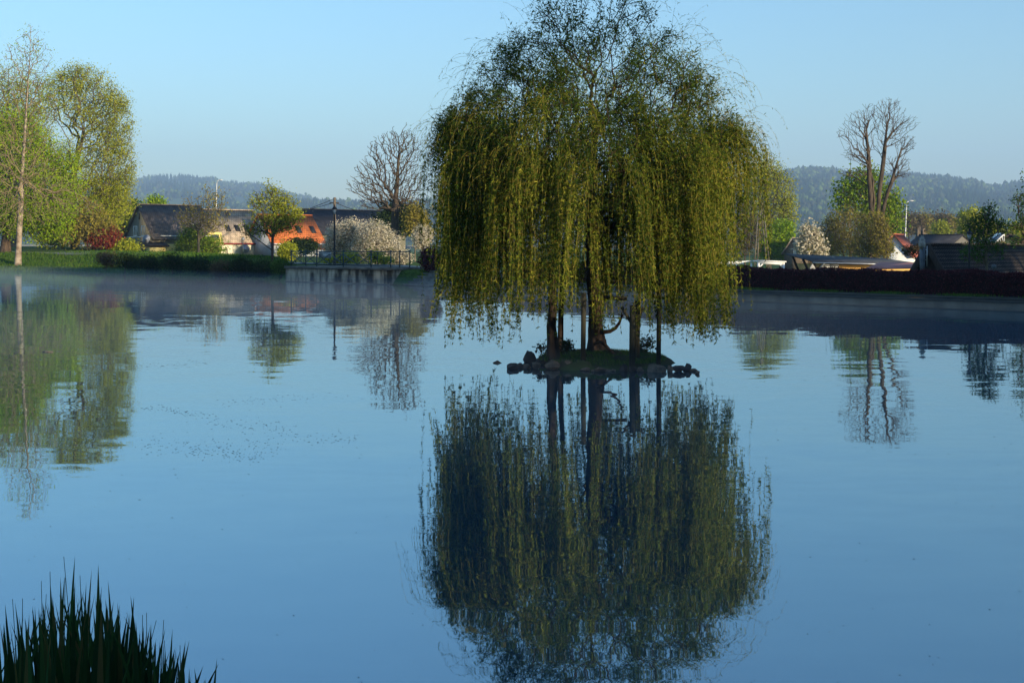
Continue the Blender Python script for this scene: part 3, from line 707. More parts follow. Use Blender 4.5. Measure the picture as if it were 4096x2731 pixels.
tree('broadleaf_tree', 'dark sparse tree leaning in at the right edge of the picture', 'tree', 66, 4190,
     [(4188, 950), (4180, 820), (4170, 720)], [(4140, 720, 45, 60), (4095, 800, 45, 35), (4130, 860, 60, 50), (4080, 900, 55, 25), (4190, 800, 60, 110), (4070, 960, 40, 18)], bark_brown, .12, 800, .009,
     dict(mat=LM['green'], per=5, size=.12, spread=.16, upto=3), 146, bf=.5)
tree('sapling', 'brown twig sapling thicket before the dark hip roof', 'sapling', 66, 3665, [(3665, 1040), (3665, 1000)], [(3650, 1000, 14, 22), (3675, 995, 14, 25), (3630, 1005, 14, 20)], bark_brown, .03, 160, .008, Lf('brown', 6, .1, .1, upto=3), 147, bf=.6)
# ------------------------------------------------------------------ buildings
def plaster(n, c): return mat(n, c, tuple(x*.86 for x in c), 1.2, .9, .1)
M_cream = plaster('plaster_cream', (.86, .80, .60)); M_yellow = plaster('plaster_yellow', (.85, .66, .22)); M_white = plaster('plaster_white', (.80, .79, .74))
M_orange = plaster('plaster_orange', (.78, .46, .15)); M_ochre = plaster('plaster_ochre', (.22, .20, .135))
M_wpaint = mat('white_paint', (.80, .80, .78), (.70, .70, .68), 4, .5); M_black = mat('black_iron', (.012, .013, .014), (.018, .018, .02), 10, .6, 0, .25)
M_teal = mat('teal_iron', (.025, .055, .06), (.035, .07, .075), 8, .5, 0, .4); M_wood = mat('weathered_wood', (.20, .155, .11), (.10, .075, .05), 6, .85, .3, stretch=(4, 4, .5))
M_dwood = mat('dark_wood', (.055, .038, .028), (.03, .022, .017), 5, .85, .2, stretch=(4, 4, .5)); M_conc = mat('concrete', (.19, .17, .125), (.09, .082, .06), 1.4, .9, .4, stretch=(1, 1, .6))
M_galv = mat('galvanised', (.55, .56, .57), (.42, .43, .44), 6, .4, 0, .5, .6); M_red = mat('red_gutter', (.35, .05, .04), (.28, .04, .03), 4, .5)
M_glass = glassmat('window_glass', (.03, .04, .055)); M_sheet = mat('sheet_roof', (.075, .08, .09), (.04, .043, .05), 2, .8, .1, .1, 0)
M_lamp = mat('lamp_glass', (.55, .55, .52), (.48, .48, .46), 5, .25, 0, .5)
M_pink = mat('red_felt', (.50, .21, .18), (.36, .15, .13), 1.2, .9); M_dish = mat('dish_enamel', (.42, .44, .48), (.36, .38, .42), 3, .5)
M_chim = mat('chimney_render', (.62, .58, .50), (.22, .2, .18), 3.5, .9, .3)

def vec(a): return np.array([math.cos(a), math.sin(a)])
class House:
    def __init__(s, name, label, P, e, g, L, Wd, z0, ze, zr, wall, roof, over=.45, gov=.35, cat='house', wallname='wall', ridge_over=True, th=.16):
        s.P, s.e, s.g, s.L, s.Wd, s.z0, s.ze, s.zr = np.array(P, float), np.array(e, float), np.array(g, float), L, Wd, z0, ze, zr
        s.t = thing(name, label, cat, (P[0], P[1], z0))
        s.over, s.gov, s.roofm, s.slope = over, gov, roof, (zr-ze)/(Wd/2)
        m = MB(); q = s.pt
        A = [q(0, 0, z0), q(0, Wd, z0), q(0, Wd, ze), q(0, Wd/2, zr-.02), q(0, 0, ze)]; B = [p+np.append(s.e*L, 0) for p in A]
        m.add(A+B, [(0, 1, 2, 3, 4), (9, 8, 7, 6, 5)]+[(i, i+5, (i+1) % 5+5, (i+1) % 5) for i in range(5)])
        m.build(wallname, wall, s.t)
        r = MB(); sl = s.slope
        for side in (0, 1):
            f = (lambda b: b) if side == 0 else (lambda b: Wd-b)
            lo, hi = [], []
            a0, a1 = -gov, L+gov
            for (a, b) in ((a0, -over), (a1, -over), (a1, Wd/2), (a0, Wd/2)):
                z = ze+sl*b+.02
                lo.append(q(a, f(b), z)); hi.append(q(a, f(b), z+th))
            r.hexa(lo+hi)
        r.bar(q(-gov, Wd/2, zr+th+.03), q(L+gov, Wd/2, zr+th+.03), .24, .12)
        s.roof = r.build('roof', roof, s.t)
    def pt(s, a, b, z): return np.array([*(s.P+s.e*a+s.g*b), z])
    def obox(s, m, a0, a1, b0, b1, z0, z1):
        q = s.pt
        return m.hexa([q(a0, b0, z0), q(a1, b0, z0), q(a1, b1, z0), q(a0, b1, z0), q(a0, b0, z1), q(a1, b0, z1), q(a1, b1, z1), q(a0, b1, z1)])
    def roofbox(s, m, a0, a1, f0, f1, h0, h1):
        """box lying on the front roof plane: f is the fraction from eave to ridge"""
        n = np.append(-s.g*s.slope, 1); n /= np.linalg.norm(n)
        def p(a, f, h):
            b = f*s.Wd/2
            return s.pt(a, b, s.ze+s.slope*b+.18)+n*h
        return m.hexa([p(a0, f0, h0), p(a1, f0, h0), p(a1, f1, h0), p(a0, f1, h0), p(a0, f0, h1), p(a1, f0, h1), p(a1, f1, h1), p(a0, f1, h1)])
    def skylight(s, a, f, w=.75, df=.22, lab=None):
        fr = s.roofbox(MB(), a-w/2, a+w/2, f, f+df, -.05, .10).build('skylight', M_black, s.t)
        s.roofbox(MB(), a-w/2+.07, a+w/2-.07, f+.03, f+df-.03, .09, .115).build('pane', M_glass, fr)
        s.roofbox(MB(), a-w/2-.02, a+w/2+.02, f+df, f+df+.04, -.03, .14).build('frame_cap', M_wpaint, fr)
    def window(s, face, x, z, w, h, lab=None, shutter=False, frame=None):
        """face 'g': the visible gable (a=0), 'f': the front (b=0), 'r': far gable (a=L)"""
        frame = frame or M_wpaint
        def bx(m, x0, x1, d0, d1, z0, z1):
            if face == 'g': return s.obox(m, -d1, -d0, x0, x1, z0, z1)
            if face == 'r': return s.obox(m, s.L+d0, s.L+d1, x0, x1, z0, z1)
            return s.obox(m, x0, x1, -d1, -d0, z0, z1)
        m = MB(); t = .12
        bx(m, x-w/2, x-w/2+t, -.05, .06, z-h/2, z+h/2); bx(m, x+w/2-t, x+w/2, -.05, .06, z-h/2, z+h/2)
        bx(m, x-w/2+t, x+w/2-t, -.05, .06, z+h/2-t, z+h/2); bx(m, x-w/2+t, x+w/2-t, -.05, .06, z-h/2, z-h/2+t)
        bx(m, x-.03, x+.03, -.05, .05, z-h/2+t, z+h/2-t)
        bx(m, x-w/2-.08, x+w/2+.08, -.05, .16, z-h/2-.08, z-h/2-.004)
        f = m.build('window', frame, s.t)
        bx(MB(), x-w/2+t, x+w/2-t, -.05, .03, z-h/2+t, z+h/2-t).build('pane', M_glass, f)
        if shutter:
            bx(MB(), x-w/2-.02+w, x-w/2+w+.42, .01, .05, z-h/2, z+h/2).build('shutter', M_wpaint, f)
        return f
    def chimney(s, a, w, d, z0, z1, m, b=None):
        b = s.Wd/2 if b is None else b
        k = MB(); s.obox(k, a-w/2, a+w/2, b-d/2, b+d/2, z0, z1)
        c = k.build('chimney', m, s.roof)
        return c

TH = R_(42)
E1, G1 = vec(TH), np.array([-math.sin(TH), math.cos(TH)])
roof_dark = brickmat('roof_dark_tile', (.135, .115, .105), (.16, .135, .12), (.06, .052, .048), TH, .3, .26, 1.35)
roof_tan = brickmat('roof_tan_tile', (.44, .345, .25), (.52, .42, .31), (.24, .185, .13), TH, .35, .42, 1.35, msize=.03)
roof_orange = brickmat('roof_orange_tile', (.62, .17, .045), (.70, .21, .06), (.30, .07, .02), TH, .3, .36, 1.35, msize=.03)
roof_slate = brickmat('roof_slate', (.040, .042, .052), (.055, .055, .066), (.018, .018, .022), TH, .3, .33, 1.35)
# --- dark roofed house and its tan roofed neighbour
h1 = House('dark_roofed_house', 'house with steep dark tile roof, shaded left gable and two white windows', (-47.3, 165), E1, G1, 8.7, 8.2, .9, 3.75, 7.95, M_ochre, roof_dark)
h1.window('g', 3.0, 4.5, 1.15, 1.4, shutter=True); h1.window('g', 5.4, 4.5, 1.15, 1.4, shutter=True)
m = MB(); h1.obox(m, -.06, -.01, .1, 8.1, 3.62, 3.75); m.build('ledge', M_wpaint, h1.t)
m = MB(); h1.obox(m, -.10, -.01, 4.0, 4.25, 6.1, 6.9); m.build('gable_vent', M_wood, h1.t)
h1.chimney(6.4, .8, .7, 7.4, 9.0, M_chim)
h1.skylight(6.3, .12, .7, .2)
m = MB(); m.hexa([h1.pt(-2.6, .4, 2.55), h1.pt(1.1, -2.3, 2.42), h1.pt(1.15, -.05, 2.85), h1.pt(-2.4, 2.8, 2.95)]+[h1.pt(-2.6, .4, 2.75), h1.pt(1.1, -2.3, 2.6), h1.pt(1.15, -.05, 3.05), h1.pt(-2.4, 2.8, 3.15)]); m.build('porch_roof', M_black, h1.t)
m = MB(); h1.obox(m, 1.2, 8.7, -1.5, -.02, .9, 2.76); m.build('porch_wall', M_yellow, h1.t)
m = MB(); h1.obox(m, -1.0, 1.2, -1.5, -.02, .9, 2.3); m.build('porch_wall', M_yellow, h1.t)
m = MB()
for k in range(5): h1.obox(m, 2.6, 7.6, -1.56, -1.5, 2.86+k*.22, 2.94+k*.22)
for k in range(4): h1.obox(m, 2.6+k*1.63, 2.7+k*1.63, -1.5, -1.44, 2.7, 3.95)
m.build('balcony_railing', M_wood, h1.t)
m = MB(); h1.obox(m, .2, 7.6, -1.62, -1.56, 3.78, 3.9); m.build('balcony_rail', M_wpaint, h1.t)
def dish(parent, c, r, axis, m):
    c = np.asarray(c, float); ax = unit(np.asarray(axis, float)); mb = MB()
    ring = [(0, -.12), (.35, -.10), (.7, -.05), (1, 0.03), (1.0, 0.0)]
    mb.tube([c+ax*z*r*1.2 for q, z in ring], [max(q*r, .01) for q, z in ring], 14)
    d = mb.build('satellite_dish', m, parent, True)
    k = MB(); k.bar(c-np.array([0, 0, r*.8]), c+ax*r*.8, .05); k.box(c+ax*r*.8, (.12, .12, .16)); k.build('receiver', M_galv, d)
dish(h1.t, h1.pt(-.8, .5, 3.4), .62, (-.35, -.85, .25), M_dish)
p0 = h1.pt(8.75, .5, 0)
h2 = House('tan_roofed_house', 'cream house with long brown tile roof, three skylights and a red gutter', (p0[0], p0[1]), E1, G1, 8.3, 7.6, .9, 3.2, 7.45, M_cream, roof_tan)
for a in (3.2, 4.7, 6.2): h2.skylight(a, .27, .72, .2)
h2.skylight(4.2, .80, .6, .12)
m = MB(); m.tube([h2.pt(.9, -.5, 2.82), h2.pt(8.6, -.5, 2.82)], .1, 8); m.build('gutter', M_red, h2.t)
m = MB(); h2.obox(m, -.9, 1.2, -.6, 1.6, 2.6, 4.4); m.build('dormer', M_yellow, h2.t)
m = MB(); h2.obox(m, -.6, .75, -.64, -.58, 3.3, 4.05); m.build('dormer_window', M_glass, h2.t)
h2.chimney(.3, .75, .7, 7.0, 8.6, M_chim)
h2.window('f', 1.8, 1.5, 1.2, 1.1, frame=M_dwood)
m = MB(); m.bar(h2.pt(8.3, .3, 2.0), h2.pt(8.3, -.5, 2.75), .14); m.build('eave_strut', M_dwood, h2.t)
m = MB(); h2.obox(m, 8.35, 13.5, .5, 5, .9, 2.15); sh = m.build('annex_wall', M_dwood, h2.t)
m = MB(); m.hexa([h2.pt(8.35, -.2, 2.2), h2.pt(13.9, -.2, 2.1), h2.pt(13.9, 5.2, 2.9), h2.pt(8.35, 5.2, 2.9), h2.pt(8.35, -.2, 2.32), h2.pt(13.9, -.2, 2.22), h2.pt(13.9, 5.2, 3.02), h2.pt(8.35, 5.2, 3.02)]); m.build('annex_roof', roof_slate, h2.t)
dish(h2.t, h2.pt(4.6, -1.0, 2.1), .62, (.3, -.9, .3), M_dish)
# --- orange roofed house
h3 = House('orange_roofed_house', 'white house with bright orange tile roof behind the young tree', (-33.0, 172), E1, G1, 8.4, 7.0, .9, 3.0, 6.75, plaster('plaster_white_shade', (.42, .44, .47)), roof_orange, over=.35, gov=.3)  # white plaster greyed bluish, the gable's shade put into the wall colour
h3.skylight(5.15, .30, .75, .26); h3.skylight(7.5, .30, .75, .26); h3.skylight(6.6, .86, .5, .07)
h3.chimney(8.75, .55, .6, 5.4, 7.3, plaster('chimney_cream', (.85, .74, .55)))
m = MB(); m.tube([h3.pt(-.3, -.4, 2.78), h3.pt(9.0, -.4, 2.78)], .08, 8); m.build('gutter', M_wpaint, h3.t)
h3.window('g', 3.5, 4.0, 1.0, 1.2); h3.window('f', 5.2, 1.9, 1.2, 1.0)
# --- dark roofed barn house behind
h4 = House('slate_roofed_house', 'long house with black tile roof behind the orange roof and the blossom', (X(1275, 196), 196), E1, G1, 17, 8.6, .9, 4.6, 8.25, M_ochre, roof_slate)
h4.skylight(5.6, .38, .7, .18)
m = MB()
for a in (8.2, 9.1): MB().tube([h4.pt(a, 1.6, 6.0), h4.pt(a, 1.6, 7.0)], .1, 8).build('vent_pipe', M_galv, h4.roof)
h4.window('g', 4.3, 5.6, 1, 1.1)
# garden parasol
t = thing('parasol', 'orange garden parasol in front of the orange roofed house', 'parasol', (X(1270, 160), 160, .95))
b = ploc(t); MB().lathe(b+np.array([0, 0, 1.05]), [(1.5, 0), (1.2, .25), (.6, .62), (.02, .95)], 8).build('canopy', mat('parasol_cloth', (.50, .15, .05), (.45, .13, .04), 3, .9), t)
MB().tube([b, b+np.array([0, 0, 2.0])], .04, 6).build('pole', M_wood, t)

# --- right side buildings
hb = House('old_barn', 'small old barn with brown wooden gable and tile roof', (X(3206, 172), 172), vec(R_(50)), -np.array([math.sin(R_(-40)), -math.cos(R_(-40))])*0+np.array([-math.sin(R_(50)), math.cos(R_(50))]), 8, 2.6, -1.2, 1.75, 3.45, M_wood, roof_tan, over=.35, gov=.25, cat='barn')
hb.window('g', 1.0, 1.65, .45, .8)
# orange low building with lean-to sheet roof
t = thing('orange_building', 'low orange walled building with sloping grey sheet roof and white window', 'building', (24, 86, -1.2))
Pq = np.array([X(3285, 84), 84.]); e = vec(R_(2)); g = np.array([-e[1], e[0]])
def q(a, bb, z): return np.array([*(Pq+e*a+g*bb), z+.15])
def qb(m, a0, a1, b0, b1, z0, z1): return m.hexa([q(a0, b0, z0), q(a1, b0, z0), q(a1, b1, z0), q(a0, b1, z0), q(a0, b0, z1), q(a1, b0, z1), q(a1, b1, z1), q(a0, b1, z1)])
qb(MB(), 0, 6.3, .5, 6.5, -1.2, 1.1).build('wall', M_orange, t)
m = MB(); m.hexa([q(-.6, -.35, 1.27), q(6.6, -.35, 1.1), q(6.6, 7, 1.35), q(-.6, 7, 1.70), q(-.6, -.35, 1.36), q(6.6, -.35, 1.19), q(6.6, 7, 1.45), q(-.6, 7, 1.80)])
rf = m.build('roof', M_sheet, t)
m = MB()
for k in range(25): m.tube([q(-.55+k*.29, -.38, 1.38-.0068*k), q(-.55+k*.29, 6.9, 1.815-.0142*k)], .04, 5)
m.build('roof_rib', M_sheet, rf)
m = MB(); m.tube([q(-.7, -.45, 1.24), q(6.6, -.45, 1.07)], .04, 8); m.build('gutter', M_galv, t)
m = MB(); m.tube([q(.1, -.42, 1.2), q(-.05, .3, .85), q(-.05, .42, -1.2)], .05, 6); m.build('downpipe', M_galv, t)
for k in range(2):
    w = qb(MB(), .12+k*.62, .70+k*.62, .42, .52, .05, 1.1).build('window', M_wpaint, t)
    qb(MB(), .20+k*.62, .64+k*.62, .40, .44, .12, 1.03).build('pane', M_glass, w)
for k, (a, bb) in enumerate(((-.5, 5.5), (-.5, 2.8), (-.5, .3))):
    m = MB(); m.bar(q(a, bb, 1.62-.16*k), q(a+.48, bb+.3, .6), .12); m.build('strut', M_dwood, t)
# folded parasol cone before it
t = thing('garden_tent', 'small beige pyramid shaped tent roof beside the orange building', 'tent', (X(3250, 80), 80, -1.2)); b = ploc(t)
MB().lathe(b+np.array([0, 0, 1.6]), [(.62, 0), (.02, .95)], 4).build('canopy', mat('beige_cloth', (.50, .46, .38), (.42, .38, .31), 3, .9), t)
MB().lathe(b, [(.05, 0), (.05, 1.7)], 6).build('pole', M_wood, t)
# flat red roofed shed
t = thing('flat_roofed_shed', 'low shed with flat reddish felt roof left of the steep brown roof', 'shed', (X(3570, 74), 74, -1.2)); b = ploc(t)
MB().box(b+np.array([0, .6, 1.1]), (2.8, 3.4, 2.2), R_(10)).build('wall', M_dwood, t)
MB().add([W(3455, 1075, 72), W(3652, 1071, 72), W(3652, 1050, 77), W(3520, 1048, 77)]+[W(3455, 1079, 72), W(3652, 1075, 72), W(3652, 1054, 77), W(3520, 1052, 77)], [(0, 1, 2, 3), (7, 6, 5, 4), (0, 4, 5, 1), (1, 5, 6, 2), (2, 6, 7, 3), (3, 7, 4, 0)]).build('roof', M_pink, t)
# A-frame chalet
roof_brown = brickmat('roof_brown_tile', (.105, .085, .072), (.13, .105, .09), (.022, .018, .016), TH, .17, .19, 1.0, msize=.035, off=0.0, bump=.9)
cw = 4.3
P = np.array([X(3722, 62), 62.])-G1*cw/2
ch = House('steep_roofed_chalet', 'dark wooden chalet with very steep brown tile roof behind the red hedge', P, E1, G1, 17, cw, -1.25, -1.2, 2.40, M_dwood, roof_brown, over=.0, gov=.25, cat='chalet')
for s_ in (0, 1):
    f = (lambda bb: bb) if s_ == 0 else (lambda bb: cw-bb)
    m = MB(); m.bar(ch.pt(-.32, f(-.12), -1.2), ch.pt(-.32, f(cw/2), 2.52), .10, .30); m.build('barge_board', M_dwood, ch.t)
ch.window('g', 1.15, .95, .5, .55)
m = MB(); ch.obox(m, 3.4, 3.62, cw/2-.1, cw/2+.1, 2.6, 3.15); m.build('chimney', M_galv, ch.roof)
# carved boat hung on the gable
t = thing('hanging_boat', 'grey pointed boat shaped ornament with jagged carved top on the chalet gable', 'ornament', ch.pt(-.75, cw/2-.05, 1.3)); b = ploc(t)
bx_, bz_ = np.append(-G1*.85-E1*.5, 0), np.array([0, 0, 1.]); bx_ /= np.linalg.norm(bx_); bn = np.cross(bx_, bz_)
MB().ext([(-.16, .05), (-.20, .55), (-.17, 1.0), (.17, 1.0), (.19, .55), (.13, .0), (-.02, -.62)], b+bz_*.25, bx_, bz_, bn, .12).build('hull', mat('boat_paint', (.10, .12, .15), (.07, .08, .1), 4, .6), t)
MB().ext([(-.2, .95), (-.19, 1.2), (-.1, 1.16), (-.09, 1.38), (-.02, 1.3), (.04, 1.48), (.10, 1.26), (.17, 1.28), (.2, .95), (.12, .72), (.05, .92), (-.08, .8)], b+bz_*.25, bx_, bz_, bn, .16).build('carved_crest', mat('pale_carved_wood', (.34, .31, .26), (.2, .18, .15), 9, .8), t)
m = MB()
for z in (.42, .68, .92): m.bar(b+bx_*-.2+bz_*(z+.1)-bn*.03, b+bx_*.26+bz_*(z+.1)-bn*.03, .02)
m.bar(b+bx_*.26+bz_*.2-bn*.03, b+bx_*.28+bz_*1.2-bn*.03, .03); m.build('bracket', M_galv, t)
# dark hip building with sided gable
Dh = 150.
gx = np.array([X(3848, Dh), Dh]); eh = np.array([-.6, .8]); gh = np.array([.8, .6])
hh = House('dark_gabled_building', 'low wide building with dark roof and grey boarded gable behind the chalet', gx-gh*3.3, eh, gh, 5.8, 6.6, -1.2, 2.05, 3.70, mat('grey_board', (.22, .20, .17), (.13, .12, .10), 3, .9, .3, stretch=(6, 6, .3)), roof_slate, over=.9, gov=.15, cat='building')
m = MB(); hh.obox(m, .2, .7, 3.2, 3.6, 3.7, 4.7); m.build('chimney', M_chim, hh.roof)
m = MB(); hh.obox(m, 3.0, 3.4, 3.2, 3.5, 3.7, 4.5); m.build('chimney', M_galv, hh.roof)
# white gabled house with red verge
ew = vec(R_(66)); gw = np.array([-ew[1], ew[0]])
Pw = np.array([X(3648, 128), 128.])
hw = House('white_gabled_house', 'white house with pointed gable and red roof edge behind the twiggy shrubs', Pw, ew, gw, 8, 3.6, -1.2, 1.55, 3.55, M_white, mat('red_roof', (.40, .12, .08), (.30, .09, .06), 2, .9), over=.25, gov=.3)
hw.window('g', 2.0, 2.4, .4, .8, frame=M_teal)
m = MB(); hw.obox(m, -2.2, -.02, 2.2, 4.0, -1.2, 1.0); m.build('lower_wall', M_white, hw.t)
# yellow gabled house with solar panel
ey = vec(R_(64)); gy = np.array([-ey[1], ey[0]])
hy = House('yellow_gabled_house', 'house with low yellow gable behind the chalet roof at the right edge', (X(4108, 112), 112), ey, gy, 7, 3.0, -1.2, 2.65, 3.35, M_yellow, M_dwood, over=.35, gov=.4)
t = thing('solar_panel', 'tilted solar panel on a white strut frame beside the yellow gable', 'solar panel', W(3990, 965, 110)); b = ploc(t)
a0, a1, a2, a3 = W(3950, 966, 110), W(3978, 968, 109), W(4016, 934, 109), W(3988, 934, 112)
MB().hexa([a0, a1, a2, a3]+[p+np.array([-.03, 0, .06]) for p in (a0, a1, a2, a3)]).build('panel', glassmat('solar_glass', (.10, .15, .22), .15), t)
m = MB(); m.bar(a1+np.array([0, -.06, -.05]), a2+np.array([0, -.06, -.05]), .09)
for f in (.25, .5, .75, 1): m.bar(a1+(a2-a1)*f+np.array([0, -.06, -.06]), np.array([*(a1+(a2-a1)*min(1, f+.12))[:2], Z(966, 110)])+np.array([0, -.06, 0]), .05)
m.build('support_frame', M_wpaint, t)
MB().box((b[0]+.5, b[1]+.5, .7), (1.6, 1.4, 3.8)).build('base', M_dwood, t)
# star sculpture
t = thing('star_sculpture', 'grey wooden star shaped sculpture on two posts in the field', 'sculpture', (X(3680, 205), 205, 1.0)); b = ploc(t)
sc_ = 205/FP
star = []
for k in range(8):
    a = R_(90+k*45)
    ro = [33, 30, 27, 22, 18, 22, 27, 30][k]*sc_; ri = 14*sc_
    star += [(ro*math.cos(a), ro*math.sin(a)), (ri*math.cos(a+R_(22.5)), ri*math.sin(a+R_(22.5)))]
MB().ext(star, W(3680, 934, 205), (1, 0, 0), (0, 0, 1), (0, 1, 0), .3).build('star', M_wood, t)
for u in (3670, 3691): MB().bar((X(u, 205), 204.85, 0), (X(u, 205), 204.85, Z(915, 205)), .22).build('post', M_wood, t)

# ------------------------------------------------------------------ pier, railing, steps
nP = np.array([7.3, 8.1])/np.hypot(7.3, 8.1); eP = (PB-PA)/np.linalg.norm(PB-PA); LP = np.linalg.norm(PB-PA); thP = math.atan2(eP[1], eP[0])
stone = brickmat('pier_stone', (.40, .345, .255), (.30, .255, .185), (.46, .41, .32), thP, .85, .34, 1, msize=.02, stain=(.13, .12, .11), bump=.5)
coping = mat('coping_stone', (.18, .17, .14), (.09, .083, .068), 2.2, .9, .4)
def qp(a, bb, z): return np.array([*(PA+eP*a+nP*bb), z])
def pbox(m, a0, a1, b0, b1, z0, z1): return m.hexa([qp(a0, b0, z0), qp(a1, b0, z0), qp(a1, b1, z0), qp(a0, b1, z0), qp(a0, b0, z1), qp(a1, b0, z1), qp(a1, b1, z1), qp(a0, b1, z1)])
t = thing('stone_pier', 'old stained stone block pier standing in the water under the green railing', 'pier', (*PA, 0))
pbox(MB(), 0, LP, 0, 3.4, -.7, .93).build('wall', stone, t)
pbox(MB(), -.08, LP+.08, -.08, 3.4, .93, 1.10).build('coping', coping, t)
pbox(MB(), .1, LP-.1, -.14, -.004, -.7, .05).build('footing', coping, t)
t = thing('railing', 'dark green iron railing with crossed bars along the stone pier', 'railing', qp(.4, .25, 1.10))
HT = 1.06
posts = [(.35, 1.5), (.35, .22), (3.15, .22), (5.95, .22), (8.75, .22), (LP-.25, .22), (LP-.25, 1.0), (LP-.25, 1.9)]
for k, (a, bb) in enumerate(posts):
    m = MB(); m.bar(qp(a, bb, 1.10), qp(a, bb, 1.10+HT), .075); m.box(qp(a, bb, 1.10+HT+.03), (.11, .11, .06), thP); m.build('post', M_teal, t)
for k in range(len(posts)-1):
    (a0, b0), (a1, b1) = posts[k], posts[k+1]
    m = MB()
    for z, w in ((HT-.04, .06), (HT-.2, .035), (.16, .045)): m.bar(qp(a0, b0, 1.1+z), qp(a1, b1, 1.1+z), w)
    if math.hypot(a1-a0, b1-b0) > 2:
        am = (a0+a1)/2; bm_ = (b0+b1)/2
        m.bar(qp(am, bm_, 1.26), qp(am, bm_, 1.1+HT-.2), .03)
        for (x0, y0, x1, y1) in ((a0, b0, am, bm_), (am, bm_, a1, b1)):
            m.bar(qp(x0, y0, 1.26), qp(x1, y1, 1.1+HT-.2), .045); m.bar(qp(x0, y0, 1.1+HT-.2), qp(x1, y1, 1.26), .045)
        for q_ in (a0+.28, a1-.28): m.bar(qp(q_, b0, 1.26), qp(q_, b0, 1.1+HT-.2), .025)
    else:
        for q_ in (.33, .66): m.bar(qp(a0+(a1-a0)*q_, b0+(b1-b0)*q_, 1.26), qp(a0+(a1-a0)*q_, b0+(b1-b0)*q_, 1.1+HT-.04), .025)
    m.build('rail_panel', M_teal, t)
t = thing('sign_board', 'blank white board fixed behind the railing near the lamp post', 'sign', qp(3.7, .32, 1.62))
pbox(MB(), 3.35, 4.55, .30, .335, 1.70, 2.14).build('board', M_wpaint, t)
pbox(MB(), 3.32, 4.58, .27, .298, 1.68, 2.16).build('frame', M_galv, t)
# bank line to the right of the pier
Q0 = np.array(PB)+nP*.9; Q1 = np.array([10.1, 56.8]); Q2 = np.array([19.4, 47.3]); Q3 = np.array([45, 24.])
eS = unit(Q1-Q0); nS = np.array([-eS[1], eS[0]]);
if nS[0] < 0: nS = -nS
t = thing('stone_steps', 'wide worn stone steps going down to the water right of the pier', 'steps', (*Q0, 0))
for k in range(6):
    a = np.array([*(Q0+eS*.15+nS*(k*.32-.3)), 0]); bq = np.array([*(Q0+eS*9.2+nS*(k*.32-.3)), 0]); c = np.append(nS*(.32 if k < 5 else 1.2), 0)
    z1 = .08+.17*k; lo = np.array([0, 0, -.6]); hi = np.array([0, 0, z1])
    MB().hexa([a+lo, bq+lo, bq+c+lo, a+c+lo, a+hi, bq+hi, bq+c+hi, a+c+hi]).build('step', coping, t)
t = thing('embankment_wall', 'low stepped concrete embankment along the right bank below the red hedge', 'wall', (*Q1, 0))
line = [Q0+eS*9.25, Q1, Q2, Q3]
def offl(k):
    out = []
    for i, p in enumerate(line):
        d = unit(line[min(i+1, len(line)-1)]-line[max(i-1, 0)]); n_ = np.array([-d[1], d[0]])
        if n_[0] < 0: n_ = -n_
        out.append(p+n_*k)
    return out
def strip(name, k0, k1, z0, z1, m_):
    A, B = offl(k0), offl(k1)
    mb = MB()
    for i in range(len(A)-1):
        n_ = 1
        mb.hexa([np.append(A[i], z0), np.append(A[i+1], z0), np.append(B[i+1], z0), np.append(B[i], z0), np.append(A[i], z1), np.append(A[i+1], z1), np.append(B[i+1], z1), np.append(B[i], z1)])
    return mb.build(name, m_, t)
M_wet = mat('wet_concrete', (.075, .066, .046), (.04, .036, .026), 2, .8, .3)
strip('toe', -.16, .0, -.6, .035, M_wet); strip('lower_wall', 0.002, .55, -.6, .33, M_conc); strip('lower_ledge', -.03, .5, .332, .37, M_wet); strip('upper_wall', .552, 1.1, -.6, .42, M_wet); strip('upper_ledge', .53, 1.05, .422, .45, M_wet); strip('back_kerb', 1.102, 2.1, -.6, .47, M_wet)

# ------------------------------------------------------------------ lamps, poles, cables
def park_lamp(label, u, D, ztop, s=1.0, grp='black park lamps'):
    z0 = float(ground_h(np.array([X(u, D)]), np.array([D]))[0]); z0 = max(z0, -.2)
    t = thing('park_lamp', label, 'lamp post', (X(u, D), D, z0), grp); b = ploc(t); H = (ztop-z0)/s
    def lz(m, dz, prof, n): return m.lathe(b+np.array([0, 0, dz*s]), [(r*s, z*s) for r, z in prof], n)
    lz(MB(), 0, [(.14, 0), (.14, .12), (.09, .2), (.075, .8), (.09, .84), (.075, .95), (.06, H-1.0), (.05, H-.75), (.03, H-.72)], 10).build('post', M_black, t)
    lz(MB(), H-.72, [(.09, 0), (.15, .36)], 6).build('lantern_glass', M_lamp, t)
    m = MB(); lz(m, H-.36, [(.23, 0), (.21, .04), (.10, .17), (.05, .2), (.05, .28), (.015, .36)], 8)
    for k in range(6):
        a = k*math.pi/3; m.bar(b+s*np.array([.09*math.cos(a), .09*math.sin(a), H-.73]), b+s*np.array([.155*math.cos(a), .155*math.sin(a), H-.35]), .02*s)
    m.build('lantern_cap', M_black, t)
park_lamp('black lantern lamp post behind the pier railing', 1338, 91, Z(818, 91))
park_lamp('black lantern lamp post behind the red hedge at the right', 3877, 56, Z(913, 56), .7)
def street_light(label, u, v, D, base_u):
    z0 = 0.; t = thing('street_light', label, 'street light', (X(base_u, D), D, z0), 'tall street lights'); b = ploc(t)
    top = W(u, v, D)
    MB().tube([b, b+(top-b)*.5, top-np.array([0, 0, .5]), top-np.array([-.1, 0, .12]), top+np.array([.35, 0, .08])], [.11, .09, .07, .055, .05], 8).build('pole', M_galv, t)
    MB().sphere(top+np.array([.65, 0, .08]), .34, 10, (1, .45, .28)).build('lamp_head', M_lamp, t)
street_light('tall grey street light rising behind the tan roof', 867, 722, 200, 862)
